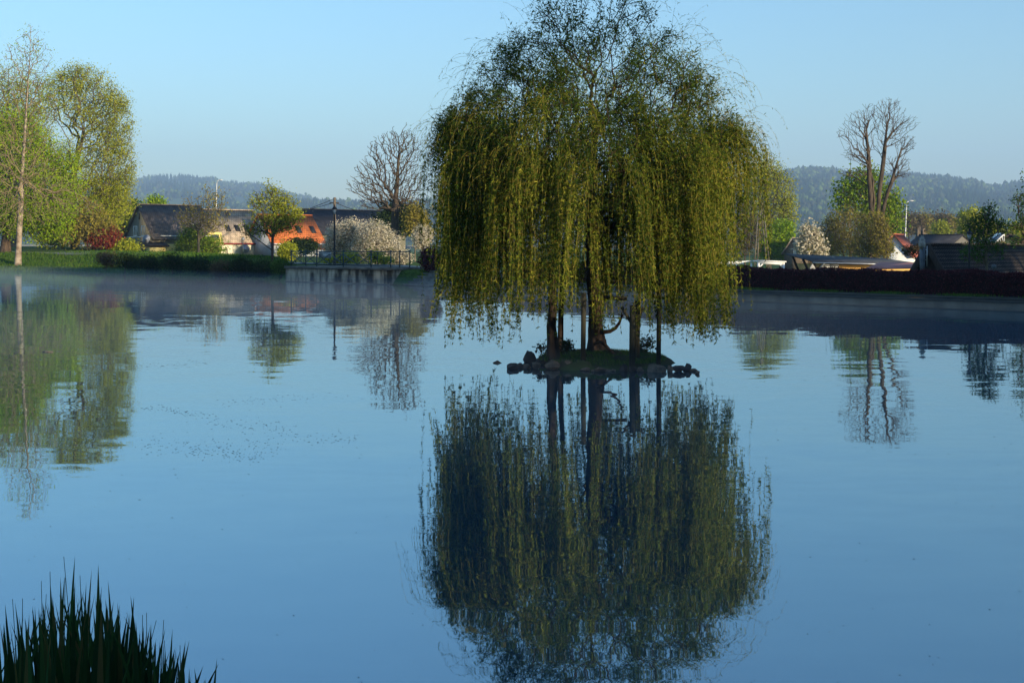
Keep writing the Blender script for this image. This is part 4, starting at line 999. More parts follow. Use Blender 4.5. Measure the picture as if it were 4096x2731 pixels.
street_light('tall grey street light beside the white gabled house', 3626, 806, 165, 3617)
t = thing('utility_pole', 'wooden utility pole behind the black lamp post, carrying wires', 'utility pole', (X(1337, 150), 150, 1)); b = ploc(t)
MB().tube([b, np.array([b[0]+.05, 150, Z(790, 150)])], [.2, .15], 8).build('post', M_wood, t)
MB().bar((b[0]-.55, 150, Z(812, 150)), (b[0]+.6, 150, Z(812, 150)), .12).build('crossarm', M_dwood, t)
def cable(label, A, B, sag):
    pts = [A+(B-A)*f-np.array([0, 0, sag*4*f*(1-f)]) for f in np.linspace(0, 1, 10)]
    o = MB().tube(pts, .035, 5).build('power_cable', M_black, None, loc=A)
    tag(o, label, 'cable', 'cables on the utility pole')
cable('upper thin cable running left from the utility pole top to the dark roof', W(1337, 795, 150), W(930, 905, 176), .6)
cable('lower thin cable running left from the utility pole crossarm', W(1331, 812, 150), W(960, 845, 190), .8)
cable('thin cable running right from the utility pole to the leafless tree', W(1343, 812, 150), W(1640, 850, 170), .8)
# lattice A pole
t = thing('lattice_pole', 'tall pole of two leaning concrete ladder legs beside the white pergola', 'pole', (X(3048, 95), 95, -1)); b = ploc(t)
def ladder(p0, p1, w0, w1):
    m = MB(); p0 = np.asarray(p0); p1 = np.asarray(p1); side = np.array([1., 0, 0])
    for s_ in (-1, 1): m.bar(p0+side*s_*w0/2, p1+side*s_*w1/2, .07, .12)
    n = int(np.linalg.norm(p1-p0)/.38)
    for k in range(n+1):
        f = k/n; c = p0+(p1-p0)*f; w = w0+(w1-w0)*f
        m.bar(c-side*w/2, c+side*w/2, .05, .08)
    return m
ladder(W(3018, 1140, 95), W(3036, 850, 95), .26, .14).build('leg', M_conc, t)
ladder(W(3080, 1140, 95.2), W(3047, 815, 95.2), .26, .14).build('leg', M_conc, t)
m = MB(); m.bar(W(3047, 822, 95.2), W(3045, 800, 95.2), .16); m.bar(W(3047, 824, 95.2), W(3036, 852, 95.1), .08); m.build('pole_cap', M_conc, t)
# pergola
t = thing('pergola', 'white wooden pergola frame with diagonal braces behind the hedge', 'pergola', (X(3088, 86), 86, -1.2)); b = ploc(t)
def pp(u, v, dy=0): return W(u, v, 86)+np.array([0, dy, 0])
for u in (3034, 3134): m = MB(); m.bar(np.append(pp(u, 1050)[:2], -1.2), pp(u, 1052), .14); m.build('post', M_wpaint, t)
m = MB(); m.bar(pp(3030, 1050), pp(3138, 1055), .12, .16); m.bar(pp(3028, 1042, -.1), pp(3144, 1047, -.1), .1, .08); m.build('beam', M_wpaint, t)
m = MB()
for k in range(7): m.bar(pp(3034+k*17, 1045+k*.6), pp(3034+k*17, 1045+k*.6, 2.0), .07, .09)
m.build('rafter', M_wpaint, t)
for (u0, v0, u1, v1) in ((3036, 1070, 3052, 1054), (3132, 1072, 3117, 1056)): m = MB(); m.bar(pp(u0, v0), pp(u1, v1), .09); m.build('brace', M_wpaint, t)
t = thing('rail_fence', 'long low white rail left of the pergola behind the willow strands', 'fence', (X(2960, 88), 88, -1.2)); b = ploc(t)
MB().bar(W(2780, 1056, 88), W(3026, 1044, 88), .07, .09).build('rail', M_wpaint, t)
MB().bar(W(2900, 1054, 88), W(2975, 1052, 88), .05, .16).build('board', M_wpaint, t)
for u in (2800, 2870, 2945, 3005): MB().bar(np.append(W(u, 1050, 88)[:2], -1.2), W(u, 1052, 88), .1).build('post', M_wpaint, t)
# globe lamps
def globe(label, u, v, D, z0, m_, GR=.24):
    t = thing('globe_lamp', label, 'lamp post', (X(u, D), D, z0), 'globe lamps'); c = W(u, v, D)
    MB().tube([ploc(t), c-np.array([0, 0, .2])], [.06, .045], 8).build('post', M_teal, t); MB().sphere(c, GR, 12).build('globe', m_, t)
globe('globe lamp on a post before the cream house wall', 972, 957, 158, .9, glassmat('smoked_globe', (.2, .2, .2), .15))
globe('grey globe lamp low in front of the brown tile roof', 3975, 1066, 57, .3, mat('grey_globe', (.12, .14, .15), (.09, .1, .11), 4, .4), .11)
# path strips
def ribbon(name, pts, w, z, m_):
    mb = MB(); pts = np.array(pts, float); L_, R2 = [], []
    for i in range(len(pts)):
        d = unit(pts[min(i+1, len(pts)-1)]-pts[max(i-1, 0)]); n_ = np.array([-d[1], d[0]])
        L_.append(pts[i]-n_*w/2); R2.append(pts[i]+n_*w/2)
    hz_ = lambda p: float(ground_h(np.array([p[0]]), np.array([p[1]]))[0])+z
    V = [np.append(p, hz_(p)) for p in L_]+[np.append(p, hz_(p)) for p in R2]; n = len(pts)
    mb.add(V, [(i, i+1, n+i+1, n+i) for i in range(n-1)])
    tag(mb.build(name, m_), kind='structure')
M_path = mat('path_gravel', (.30, .28, .25), (.22, .21, .19), 3, .95, .2)
pl_ = [(-75, 149), (-62, 146)]+[tuple(np.array([-62, 146])+(np.array([-33, 125])-np.array([-62, 146]))*f) for f in np.linspace(.1, 1, 12)]
ribbon('path', pl_, 2.6, .07, M_path)
ribbon('path', [tuple(np.array([-17, 97])+(np.array([6, 76])-np.array([-17, 97]))*f) for f in np.linspace(0, 1, 14)], 2.4, .06, M_path)
# ------------------------------------------------------------------ island
IX, IY = ISL
def build_island():
    n, rings = 64, 14
    V = [(IX, IY, .20)]; F = []
    rg = np.random.default_rng(4)
    prof = lambda a: 1+.09*math.sin(3*a+1)+.06*math.sin(5*a)+.05*math.sin(9*a+2)
    for r in range(1, rings+1):
        f = r/rings
        for k in range(n):
            a = 2*math.pi*k/n; w = prof(a)
            x = IX+1.36*f*w*math.cos(a)*1.06; y = IY+1.6*f*w*math.sin(a)*1.06
            z = .20-.10*f*f-.55*max(0, f-.86)**1.1*3+.045*math.sin(x*5)*math.cos(y*6)+.03*math.sin(x*13+y*7)+rg.normal()*.014
            V.append((x, y, z))
    for k in range(n): F.append((0, 1+k, 1+(k+1) % n))
    tri = np.array(F); Q = []
    for r in range(rings-1):
        for k in range(n):
            a = 1+r*n+k; b = 1+r*n+(k+1) % n
            Q.append((a, a+n, b+n, b))
    soil = mat('island_turf', (.04, .075, .016), (.035, .028, .016), 2.2, .95, .6)
    tag(link('island', arrays_to_mesh('island', V, [tri, np.array(Q)], soil, True)), kind='structure')
build_island()
def isl_z(x, y):
    f = np.hypot((x-IX)/1.44, (y-IY)/1.7)
    return .20-.10*f*f
def blades(name, label, c, h, wd, m, seed, lean=.25):
    rng = np.random.default_rng(seed); n = len(c)
    top = c+np.stack([rng.normal(size=n)*lean*h, rng.normal(size=n)*lean*h, h*rng.uniform(.6, 1.2, n)], 1)
    mid = c+(top-c)*.55; mid[:, 2] += .06*h
    s = unit(np.stack([rng.normal(size=n), rng.normal(size=n)*.6, np.zeros(n)], 1))*np.asarray(wd)[..., None] if not np.isscalar(wd) else unit(np.stack([rng.normal(size=n), rng.normal(size=n)*.6, np.zeros(n)], 1))*wd
    v = np.stack([c-s/2, c+s/2, mid+s*.35, mid-s*.35, top], 1).reshape(-1, 3)
    i = np.arange(n)[:, None]*5
    q = i+np.array([[0, 1, 2, 3]]); t3 = i+np.array([[3, 2, 4]])
    o = link(name, arrays_to_mesh(name, v, [t3, q], m, False, np.repeat(np.clip(rng.normal(.5, .25, n), 0, 1), 5)))
    return tag(o, label, 'grass', kind='stuff')
rng = np.random.default_rng(9)
a = rng.uniform(0, 6.283, 9000); f = np.sqrt(rng.uniform(0, 1, 9000))*.985
gx, gy = IX+1.38*f*np.cos(a), IY+1.6*f*np.sin(a)
kp = np.sin(gx*4+1)+np.sin(gy*5)+rng.normal(size=9000)*.6 > -.9
blades('grass', 'short green grass on the willow island', np.stack([gx, gy, isl_z(gx, gy)-.02], 1)[kp], .085, .012, LM['grass'], 10)
# grass fringe on the left bank
n = 46000
gu = rng.uniform(-60, 1140, n); gD = rng.uniform(90, 142, n); gx = X(gu, gD)
d = pond_sd(gx, gD); ok = (d > .1) & (d < 15)
gx, gD = gx[ok], gD[ok]
blades('grass', 'longer grass on the far left bank', np.stack([gx, gD, ground_h(gx, gD)-.03], 1), .26, .05, LM['grass'], 11)
n = 14000
f = rng.uniform(0, 1, n); pos = Q1[None]*0+np.where(f[:, None] < .45, Q0+(Q1-Q0)*(f[:, None]/.45), Q1+(Q2-Q1)*((f[:, None]-.45)/.4))
off = rng.uniform(1.3, 2.6, n)
gx, gy = pos[:, 0]+nS[0]*off, pos[:, 1]+nS[1]*off
blades('grass', 'tufts of grass at the foot of the red hedge', np.stack([gx, gy, np.full(n, .46)], 1)[(f > .3) & (np.sin(f*61)+rng.normal(size=n)*.6 > .35)], .12, .03, LM['grass'], 12)

# ------------------------------------------------------------------ rocks round the island
rock_m = mat('island_rock', (.16, .13, .095), (.05, .044, .036), 6, .85, .7, .3)
rock_d = mat('dark_rock', (.055, .052, .048), (.026, .025, .024), 6, .8, .6, .3)
import bmesh
def rock(label, u, v, w, h, seed, m=None, point=False, deep=.8):
    D = CZ*FP/(v-HZ); sc = D/FP
    rg = np.random.default_rng(seed)
    bm = bmesh.new(); bmesh.ops.create_icosphere(bm, subdivisions=2, radius=1)
    planes = [(unit(rg.normal(size=3)), rg.uniform(.42, .78)) for _ in range(12)]
    for vt in bm.verts:
        p = np.array(vt.co)
        for nrm, dd in planes:
            s_ = p@nrm
            if s_ > dd: p = p-nrm*(s_-dd)
        if point and p[2] > 0: p[0] *= 1-.6*p[2]; p[1] *= 1-.6*p[2]; p[2] *= 1.1
        p += rg.normal(size=3)*.07
        vt.co = (p[0]*w*sc*.64, p[1]*w*sc*.55*deep, p[2]*h*sc*.78)
    me = bpy.data.meshes.new('rock'); bm.to_mesh(me); bm.free(); me.materials.append(m or rock_m)
    o = link('rock', me, None, (X(u, D), D-.06, h*sc*.26)); o.rotation_euler = (0, 0, rg.uniform(-.4, .4))
    tag(o, label, 'rock', 'rocks round the willow island')
rocks = [
 ('large dark rock with pointed top standing alone at the left end of the island', 2115, 1448, 56, 54, 1, rock_d, True),
 ('rounded dark rock at the far left tip of the island stones', 2055, 1474, 48, 30, 2, rock_d, False),
 ('small dark rock squeezed beside the far left tip stone', 2084, 1468, 26, 22, 3, rock_d, False),
 ('brown tilted rock between the left tip and the left trunk', 2106, 1474, 36, 28, 4, None, False),
 ('flat brown rock just left of the left trunk', 2142, 1473, 44, 26, 5, None, False),
 ('dark jumbled rock above the flat brown rock left of the left trunk', 2163, 1452, 46, 40, 6, rock_d, True),
 ('big light brown wedge shaped rock directly below the left trunk', 2203, 1474, 72, 38, 7, None, True),
 ('small brown rock right beside the light brown wedge rock', 2234, 1468, 28, 22, 8, None, False),
 ('pale angular rock between the left trunk and the middle post', 2274, 1474, 50, 36, 9, None, True),
 ('small upright rock touching the pale angular rock', 2298, 1474, 22, 26, 10, None, False),
 ('flat brown slab on the waterline below the middle post', 2340, 1481, 46, 18, 11, None, False),
 ('tiny pale stone right of the flat brown slab', 2370, 1486, 14, 10, 12, None, False),
 ('long low slab on the waterline below the big trunk', 2410, 1483, 74, 20, 13, None, False),
 ('small pale stone right of the long low slab', 2455, 1484, 18, 11, 14, None, False),
 ('dark upright rock left of the braced post', 2496, 1481, 34, 28, 15, rock_d, False),
 ('dark hollowed rock below the braced post', 2530, 1482, 42, 30, 16, rock_d, False),
 ('small grey rock right of the braced post', 2562, 1484, 30, 18, 17, None, False),
 ('largest grey boulder below the right post', 2632, 1485, 76, 40, 18, None, False),
 ('narrow grey rock leaning on the largest boulder', 2676, 1485, 24, 30, 19, None, False),
 ('broad dark rock right of the largest boulder', 2714, 1484, 52, 26, 20, rock_d, False),
 ('dark rock near the right tip of the island stones, taller than its neighbours', 2746, 1479, 36, 26, 21, rock_d, False),
 ('flat oval rock at the right tip of the island stones', 2774, 1484, 30, 14, 22, None, False),
 ('lone small rock in the water beyond the right tip', 2789, 1494, 20, 14, 23, None, False),
 ('low dark stone in the water behind the right tip, right of the right post', 2660, 1453, 30, 12, 24, rock_d, False)]
for lab, u, v, w, h, sd, m_, pt in rocks: rock(lab, u, v, w, h, sd, m_, pt)
tag(MB().tube([W(1974, 1452, 26.7)+np.array([0, 0, .0]), W(1990, 1449, 26.8), W(2006, 1454, 26.7)], [.02, .045, .015], 7).build('floating_branch', rock_d, None, True, loc=W(1990, 1452, 26.7)), 'short dark piece of wood floating left of the island', 'driftwood')
tag(MB().tube([W(170, 1408, 29.5), W(190, 1409, 29.4), W(212, 1409, 29.4)], [.02, .03, .02], 7).build('floating_stick', mat('stick_wood', (.42, .32, .2), (.12, .09, .06), 9, .8), None, True, loc=W(190, 1409, 29.4)), 'pale stick floating on the water at the left', 'driftwood')

# ------------------------------------------------------------------ support posts under the willow
M_post = mat('support_post_wood', (.06, .056, .036), (.028, .027, .02), 5, .9, .4, stretch=(5, 5, .4))
def post(label, u, v, ztop, w, brace=False):
    D = (CZ-.18)*FP/(v-HZ)
    t = thing('support_post', label, 'post', (X(u, D), D, .1), 'wooden posts propping the willow'); b = ploc(t)
    MB().bar(b, np.array([b[0]+.02, D+.05, ztop]), w, w*1.1).build('post', M_post, t)
    if brace:
        for s_ in (-1, 1):
            MB().bar(np.array([b[0]+.02, D+.05, ztop-.4]), np.array([b[0]+.02+s_*.22, D+.05, ztop-.04]), w*.55).build('brace', M_post, t)
    return b
b1 = post('slanting wooden post between the two willow trunks', 2332, 1440, 1.55, .095)
b2 = post('thick wooden post with forked braces, middle of the island', 2528, 1450, 1.32, .11, True)
b3 = post('thin wooden post at the right side of the island', 2634, 1444, 1.75, .085)
b4 = post('dark wooden post standing behind the forked post', 2548, 1430, 1.35, .10)
o = MB().bar(np.array([b1[0]+.55, 27.6, 1.36]), np.array([b2[0]+.15, 27.6, 1.34]), .09).build('support_beam', M_post, None, loc=(b1[0]+.5, 27.6, 1.3))
tag(o, 'dark horizontal beam crossing behind the big trunk', 'beam')

# ------------------------------------------------------------------ the willow
def build_willow():
    rng = np.random.default_rng(2024)
    D0 = 27.0; base = np.array([X(2390, D0), D0, .2])
    t = thing('weeping_willow', 'big weeping willow with two trunks on the small stone ringed island', 'tree', base)
    def L(u, v, D=D0): return W(u, v, D)-base
    def poly(pts, step=.3, j=.012):
        out = []
        for a, b in zip(pts[:-1], pts[1:]):
            a, b = np.asarray(a, float), np.asarray(b, float)
            m = max(1, int(np.linalg.norm(b-a)/step))
            for q_ in range(m): out.append(a+(b-a)*q_/m+(rng.normal(size=3)*j if out else 0))
        out.append(np.asarray(pts[-1], float)); return np.array(out)
    main = poly([(0, .2, -.1), (-.02, .2, .5), (-.06, .2, 1.2), (-.1, .15, 2.2), (-.12, .1, 3.2), (-.1, .1, 4.0), (-.05, .1, 4.7)])
    left = poly([(-.97, -.55, -.1), (-.99, -.5, .6), (-.98, -.4, 1.4), (-.92, -.3, 2.4), (-.98, -.3, 3.1), (-1.15, -.3, 3.8), (-1.3, -.25, 4.5)])
    # crown envelope
    blobs = [(0, .1, 4.9, 3.0, 2.9, 1.9, 8), (-.1, .1, 6.3, 2.1, 2.0, 1.6, 7.5), (-2.2, 0, 4.3, 1.35, 1.6, 1.35, 3), (1.9, 0, 4.0, 1.15, 1.6, 1.3, 3), (2.75, 0, 4.6, .7, .8, .45, 1.6), (-3.0, 0, 4.7, .6, .8, .5, 1.2),
             (0, -1.6, 4.0, 2.6, 1.2, 1.5, 3), (0, 1.6, 4.0, 2.6, 1.2, 1.5, 2), (-1.6, 0, 5.9, 1.1, 1.2, .9, 2), (1.7, 0, 5.7, 1.0, 1.2, .9, 2)]
    tg = sample_blobs(rng, blobs, 5200)
    clump = np.sin(tg[:, 0]*4.1+1.1*np.sin(tg[:, 2]*3.3))*np.sin(tg[:, 2]*3.7+1.3*np.sin(tg[:, 1]*3.1))+np.sin(tg[:, 1]*4.3+tg[:, 0]*1.7)*.7
    tg = tg[clump+rng.normal(size=len(tg))*.25 > np.interp(tg[:, 2], [3, 6.2], [-.35, .05])]
    def top_z(x): return np.interp(x, [-3.8, -3.5, -3.0, -2.5, -2.0, -1.2, -.9, .2, .9, 1.5, 2.2, 2.8, 3.4, 3.7], [4.3, 5.2, 5.95, 6.6, 7.15, 7.85, 8.15, 8.2, 8.15, 7.5, 6.5, 5.9, 5.3, 4.3])-.2
    tg = tg[(tg[:, 2] < top_z(tg[:, 0])-.15) & (tg[:, 2] > 2.5)]
    isleft = (np.linalg.norm(tg-np.array([-1.3, -.3, 4.2]), axis=1) < np.linalg.norm(tg-np.array([.1, .1, 4.2]), axis=1)-.1) & (tg[:, 2] < 6.4)
    allP, tips = [], []
    for trunk, R, sel in ((main, .15, ~isleft), (left, .092, isleft)):
        P, par = grow(trunk, tg[sel], .42)
        r, cnt = node_radii(P, par, R, .0045, .62)
        k = len(trunk)
        hz_ = P[:, 2]
        r[:3] *= np.array([1.75, 1.35, 1.12])
        V, F = edge_tubes(P, par, r)
        link('trunk', arrays_to_mesh('trunk', V, [F], bark_willow, True), t)
        allP.append(P[k:]); tips.append(cnt[k:])
    P = np.concatenate(allP); cnt = np.concatenate(tips)
    # side branch, thin trunk, arching root
    m = MB(); o_ = base
    m.tube([o_+L(2412, 1328), o_+L(2440, 1325), o_+L(2462, 1312), o_+L(2478, 1290), o_+L(2488, 1262)], [.05, .042, .038, .03, .02], 8)
    for (du, dv) in ((12, -14), (-14, -12), (20, -4), (2, -20)): m.tube([o_+L(2486, 1266), o_+L(2486+du, 1266+dv)], [.014, .005], 5)
    m.build('side_branch', bark_willow, t, True)
    MB().tube([o_+np.array([-.78, .55, -.1]), o_+np.array([-.77, .55, .8]), o_+np.array([-.7, .5, 2.2]), o_+np.array([-.5, .45, 3.6])], [.07, .06, .045, .012], 9).build('thin_stem', bark_willow, t, True)
    MB().tube([o_+L(2375, 1378, 26.4), o_+L(2398, 1366, 26.4), o_+L(2420, 1378, 26.4), o_+L(2440, 1400, 26.4), o_+L(2462, 1420, 26.4)], [.03, .035, .035, .03, .03], 8).build('arching_root', bark_willow, t, True)
    # hanging strands
    zx = [-4.4, -3.7, -3.4, -2.9, -2.3, -1.8, -1.2, -.9, 0, .6, 1.2, 2.0, 2.5, 2.9, 3.1, 3.4, 4.4]
    zz = [2.4, 1.2, .75, .28, .12, .15, .38, .5, .5, .58, .3, .25, .2, .2, 1.6, 3.0, 3.4]
    def strands(p0, dirs, lmax, floor_jit, step=.085, grav=.30, fl=True, extra=0.0, drift=0.0):
        n = len(p0); p = p0.copy(); d = unit(dirs); alive = np.ones(n, bool); ln = np.zeros(n)
        zmin = np.interp(p[:, 0], zx, zz)+extra+np.abs(rng.normal(size=n))*floor_jit
        inner = np.hypot(p[:, 0], p[:, 1]) < 1.5
        zmin = np.where(inner, zmin+rng.uniform(0, .6, n), zmin)
        pts = [p.copy()]; live = [alive.copy()]; drs = [d.copy()]
        for k in range(70):
            g = np.array([0, 0, -1.])
            d = unit(d*np.array([.93, .93, 1])+g*grav+drift*.35+rng.normal(size=(n, 3))*.05)
            p = p+d*step*alive[:, None]; ln += step*alive
            alive = alive & (ln < lmax) & ((p[:, 2]-base[2]*0 > zmin) if fl else True)
            pts.append(p.copy()); live.append(alive.copy()); drs.append(d.copy())
            if not alive.any(): break
        return np.array(pts), np.array(live), np.array(drs)
    TV, TF, TT, off = [], [], [], 0
    LV, LFc, LT, loff = [], [], [], 0
    def emit(pts, live, drs, lv, ll, lw, tw, start=0, hue=0.0, stn=None):
        nonlocal off, loff
        K, n = live.shape
        stn = rng.normal(.5, .2, n) if stn is None else stn
        for k in range(K-1):
            s = live[k]
            if not s.any(): continue
            a, b = pts[k][s], pts[k+1][s]; d = drs[k+1][s]
            side = unit(np.cross(d, rng.normal(size=d.shape)))*tw
            v = np.stack([a-side, a+side, b+side, b-side], 1).reshape(-1, 3); m_ = len(a)
            TV.append(v); TF.append(np.arange(4*m_).reshape(m_, 4)+off); TT.append(np.repeat(np.clip(stn[s], 0, 1), 4)); off += 4*m_
            if k < start: continue
            nl = rng.poisson(lv, m_)
            c = np.repeat(a+(b-a)*rng.uniform(0, 1, (m_, 1)), nl, 0); dd = np.repeat(d, nl, 0)
            if not len(c): continue
            sd = unit(rng.normal(size=c.shape)); ax = unit(dd*.75+sd*.75)
            c = c+ax*ll*.45
            v, f = leaf_arrays(rng, c, ll, lw, ax, .12)
            LV.append(v); LFc.append(f+loff); loff += len(v)
            LT.append(np.repeat(np.clip(np.repeat(stn[s], nl)+rng.normal(size=len(c))*.18+hue, 0, 1), 4))
    rad = np.hypot(P[:, 0], P[:, 1])
    # lower curtains: strands hang in bundles from the ends of the boughs
    env = rad/np.maximum(.6, 3.5-np.clip(P[:, 2]-4.2, 0, 4)*.55)
    w = np.clip(env, .25, 1.2)**1.1*np.interp(P[:, 2], [3.0, 4.2, 5.0, 6.0], [1, .85, .42, 0])*np.interp(P[:, 0], [-3.1, -2.75, 2.1, 2.45], [.12, 1, 1, .12])
    bp = rng.choice(len(P), 340, p=w/w.sum(), replace=False)
    nb = rng.integers(3, 22, len(bp))
    pick = np.repeat(bp, nb); blen = np.repeat(rng.uniform(.16, 1.0, len(bp)), nb); bjit = np.repeat(rng.uniform(0, .9, len(bp))**2, nb); bdr = np.repeat(rng.normal(size=(len(bp), 3))*np.array([.10, .10, 0]), nb, 0); bt = np.repeat(rng.normal(.48, .2, len(bp)), nb)
    bdir = np.repeat(rng.normal(size=(len(bp), 3))*np.array([1, 1, .3]), nb, 0)
    p0 = P[pick]+rng.normal(size=(len(pick), 3))*np.array([.075, .075, .16])
    outd = np.stack([p0[:, 0], p0[:, 1], np.full(len(p0), .7)], 1)+bdir*.9+rng.normal(size=p0.shape)*.35
    lm = rng.uniform(.75, 1.05, len(p0))*blen*4.4*np.interp(p0[:, 2], [3.8, 5.2], [1, .5])
    pts, live, drs = strands(p0, outd, lm, .22, extra=bjit, drift=bdr)
    emit(pts, live, drs, 3.3, .078, .0165, .0026, 1, stn=bt+rng.normal(size=len(bt))*.08)
    # loose single strands everywhere
    pick = rng.choice(len(P), 620, p=w/w.sum())
    p0 = P[pick]+rng.normal(size=(len(pick), 3))*.1
    outd = np.stack([p0[:, 0], p0[:, 1], np.full(len(p0), .5)], 1)+rng.normal(size=p0.shape)*.9
    pts, live, drs = strands(p0, outd, rng.uniform(.6, 4.2, len(p0)), .3)
    emit(pts, live, drs, 3.0, .075, .016, .0026, 1)
    # upper arching wands: sparse leaves, beyond the outline
    hi = np.where((P[:, 2] > 3.6) & (env > .55))[0]
    pick = rng.choice(hi, 900)
    p0 = P[pick]
    outd = np.stack([p0[:, 0], p0[:, 1]*.8, np.full(len(p0), 2.2)], 1)+rng.normal(size=p0.shape)*.8
    pts, live, drs = strands(p0, outd, rng.uniform(.5, 1.7, len(p0)), .3, .07, .15, False)
    emit(pts, live, drs, .6, .06, .011, .0022, 2)
    # leafy tufts along the upper branches
    idx = np.where((cnt <= 4) & (P[:, 2] > 2.6))[0]
    per = 34
    c = np.repeat(P[idx], per, 0)+rng.normal(size=(len(idx)*per, 3))*np.array([.075, .075, .10])
    ax = unit(np.stack([c[:, 0]*.25, c[:, 1]*.25, np.full(len(c), .2)], 1)+rng.normal(size=c.shape)*.7)
    core = idx[(P[idx, 2] < 5.2) & (P[idx, 0] < 2.2) & (P[idx, 0] > -2.6)]
    c2 = np.repeat(P[core], 15, 0)+rng.normal(size=(len(core)*15, 3))*.16
    c = np.concatenate([c, c2]); ax = np.concatenate([ax, unit(np.stack([c2[:, 0]*.1, c2[:, 1]*.1, np.full(len(c2), -.5)], 1)+rng.normal(size=c2.shape)*.6)])
    tn_ = np.concatenate([np.repeat(rng.normal(.32, .16, len(idx)), per), np.repeat(rng.normal(.25, .15, len(core)), 15)])  # inner core leaves tinted darker, the crown's own shade put into colour
    v, f = leaf_arrays(rng, c, .082, .018, ax, .2)
    LV.append(v); LFc.append(f+loff); loff += len(v)
    LT.append(np.repeat(np.clip(tn_+rng.normal(size=len(c))*.14, 0, 1), 4))
    link('strands', arrays_to_mesh('strands', np.concatenate(TV), [np.concatenate(TF)], LM['willow_twig'], False, np.concatenate(TT)), t)
    link('foliage', arrays_to_mesh('foliage', np.concatenate(LV), [np.concatenate(LFc)], LM['willow'], False, np.concatenate(LT)), t)
    print('willow leaves', loff//4, 'strand quads', off//4)
build_willow()
for i, (lab, u, v, ru, rv) in enumerate([('small leafy shrub between the forked post and the right post on the island', 2585, 1395, 38, 45), ('dark low plant behind the left trunk on the island', 2165, 1400, 30, 16), ('low leafy plant right of the thin stem behind the left trunk', 2265, 1388, 16, 12)]):
    tree('island_shrub', lab, 'shrub', 27.0, u, [(u, v+10)], [(u, v, ru, rv, .9)], bark_brown, .012, 130, .003, dict(mat=LM['dark'], per=7, size=.06, spread=.06, upto=3), 160+i, None, bf=.6, z0=.2)

# ------------------------------------------------------------------ red hedge on the right bank
def build_hedge():
    rng = np.random.default_rng(31)
    A = np.array([2.2, 68.0])+nS*2.6; pts = [Q0+eS*9.0+nS*2.75, Q1+nS*2.75, Q2+nS*2.75, Q2+(Q3-Q2)*.8+nS*2.75]
    segs = [np.linalg.norm(b-a) for a, b in zip(pts[:-1], pts[1:])]; T = np.cumsum([0]+segs)
    def at(s):
        i = np.clip(np.searchsorted(T, s, 'right')-1, 0, len(segs)-1)
        f = (s-T[i])/np.array(segs)[i]
        Pn = np.array(pts); a = Pn[i]; b = Pn[i+1]; d = unit(b-a)
        return a+(b-a)*f[:, None], np.stack([-d[:, 1], d[:, 0]], 1)*np.where(-d[:, 1:2] > 0, 1, -1)
    m = MB()
    n = 120; ss = np.linspace(0, T[-1], n); c, nn = at(ss)
    hgt = 1.38+.05*np.sin(ss*1.1)+.04*np.sin(ss*2.7+1)
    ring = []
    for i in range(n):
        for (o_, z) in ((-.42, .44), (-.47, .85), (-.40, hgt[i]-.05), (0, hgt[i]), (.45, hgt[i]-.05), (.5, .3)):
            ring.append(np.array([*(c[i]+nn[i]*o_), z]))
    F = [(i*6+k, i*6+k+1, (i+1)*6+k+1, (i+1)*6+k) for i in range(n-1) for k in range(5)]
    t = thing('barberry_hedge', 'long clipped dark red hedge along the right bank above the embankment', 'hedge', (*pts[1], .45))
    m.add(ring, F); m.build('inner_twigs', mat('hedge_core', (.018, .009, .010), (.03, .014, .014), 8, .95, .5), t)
    k = 95000; s = rng.uniform(0, T[-1], k); c, nn = at(s)
    h = 1.38+.05*np.sin(s*1.1)+.04*np.sin(s*2.7+1)
    face = rng.uniform(size=k) < .55
    o_ = np.where(face, -.47+rng.normal(size=k)*.035, rng.uniform(-.47, .5, k)); z = np.where(face, rng.uniform(.46, 1, k)*0+.46+(h-.46)*rng.uniform(0, 1, k), h+np.abs(rng.normal(size=k))*.035)
    z = z+.04*np.sin(s*6+o_*9)
    P = np.stack([c[:, 0]+nn[:, 0]*o_, c[:, 1]+nn[:, 1]*o_, z], 1)-ploc(t)
    v, f = leaf_arrays(rng, P, .075, .045)
    link('foliage', arrays_to_mesh('foliage', v, [f], LM['barberry'], False, np.repeat(np.clip(rng.normal(.5, .25, k), 0, 1), 4)), t)
build_hedge()

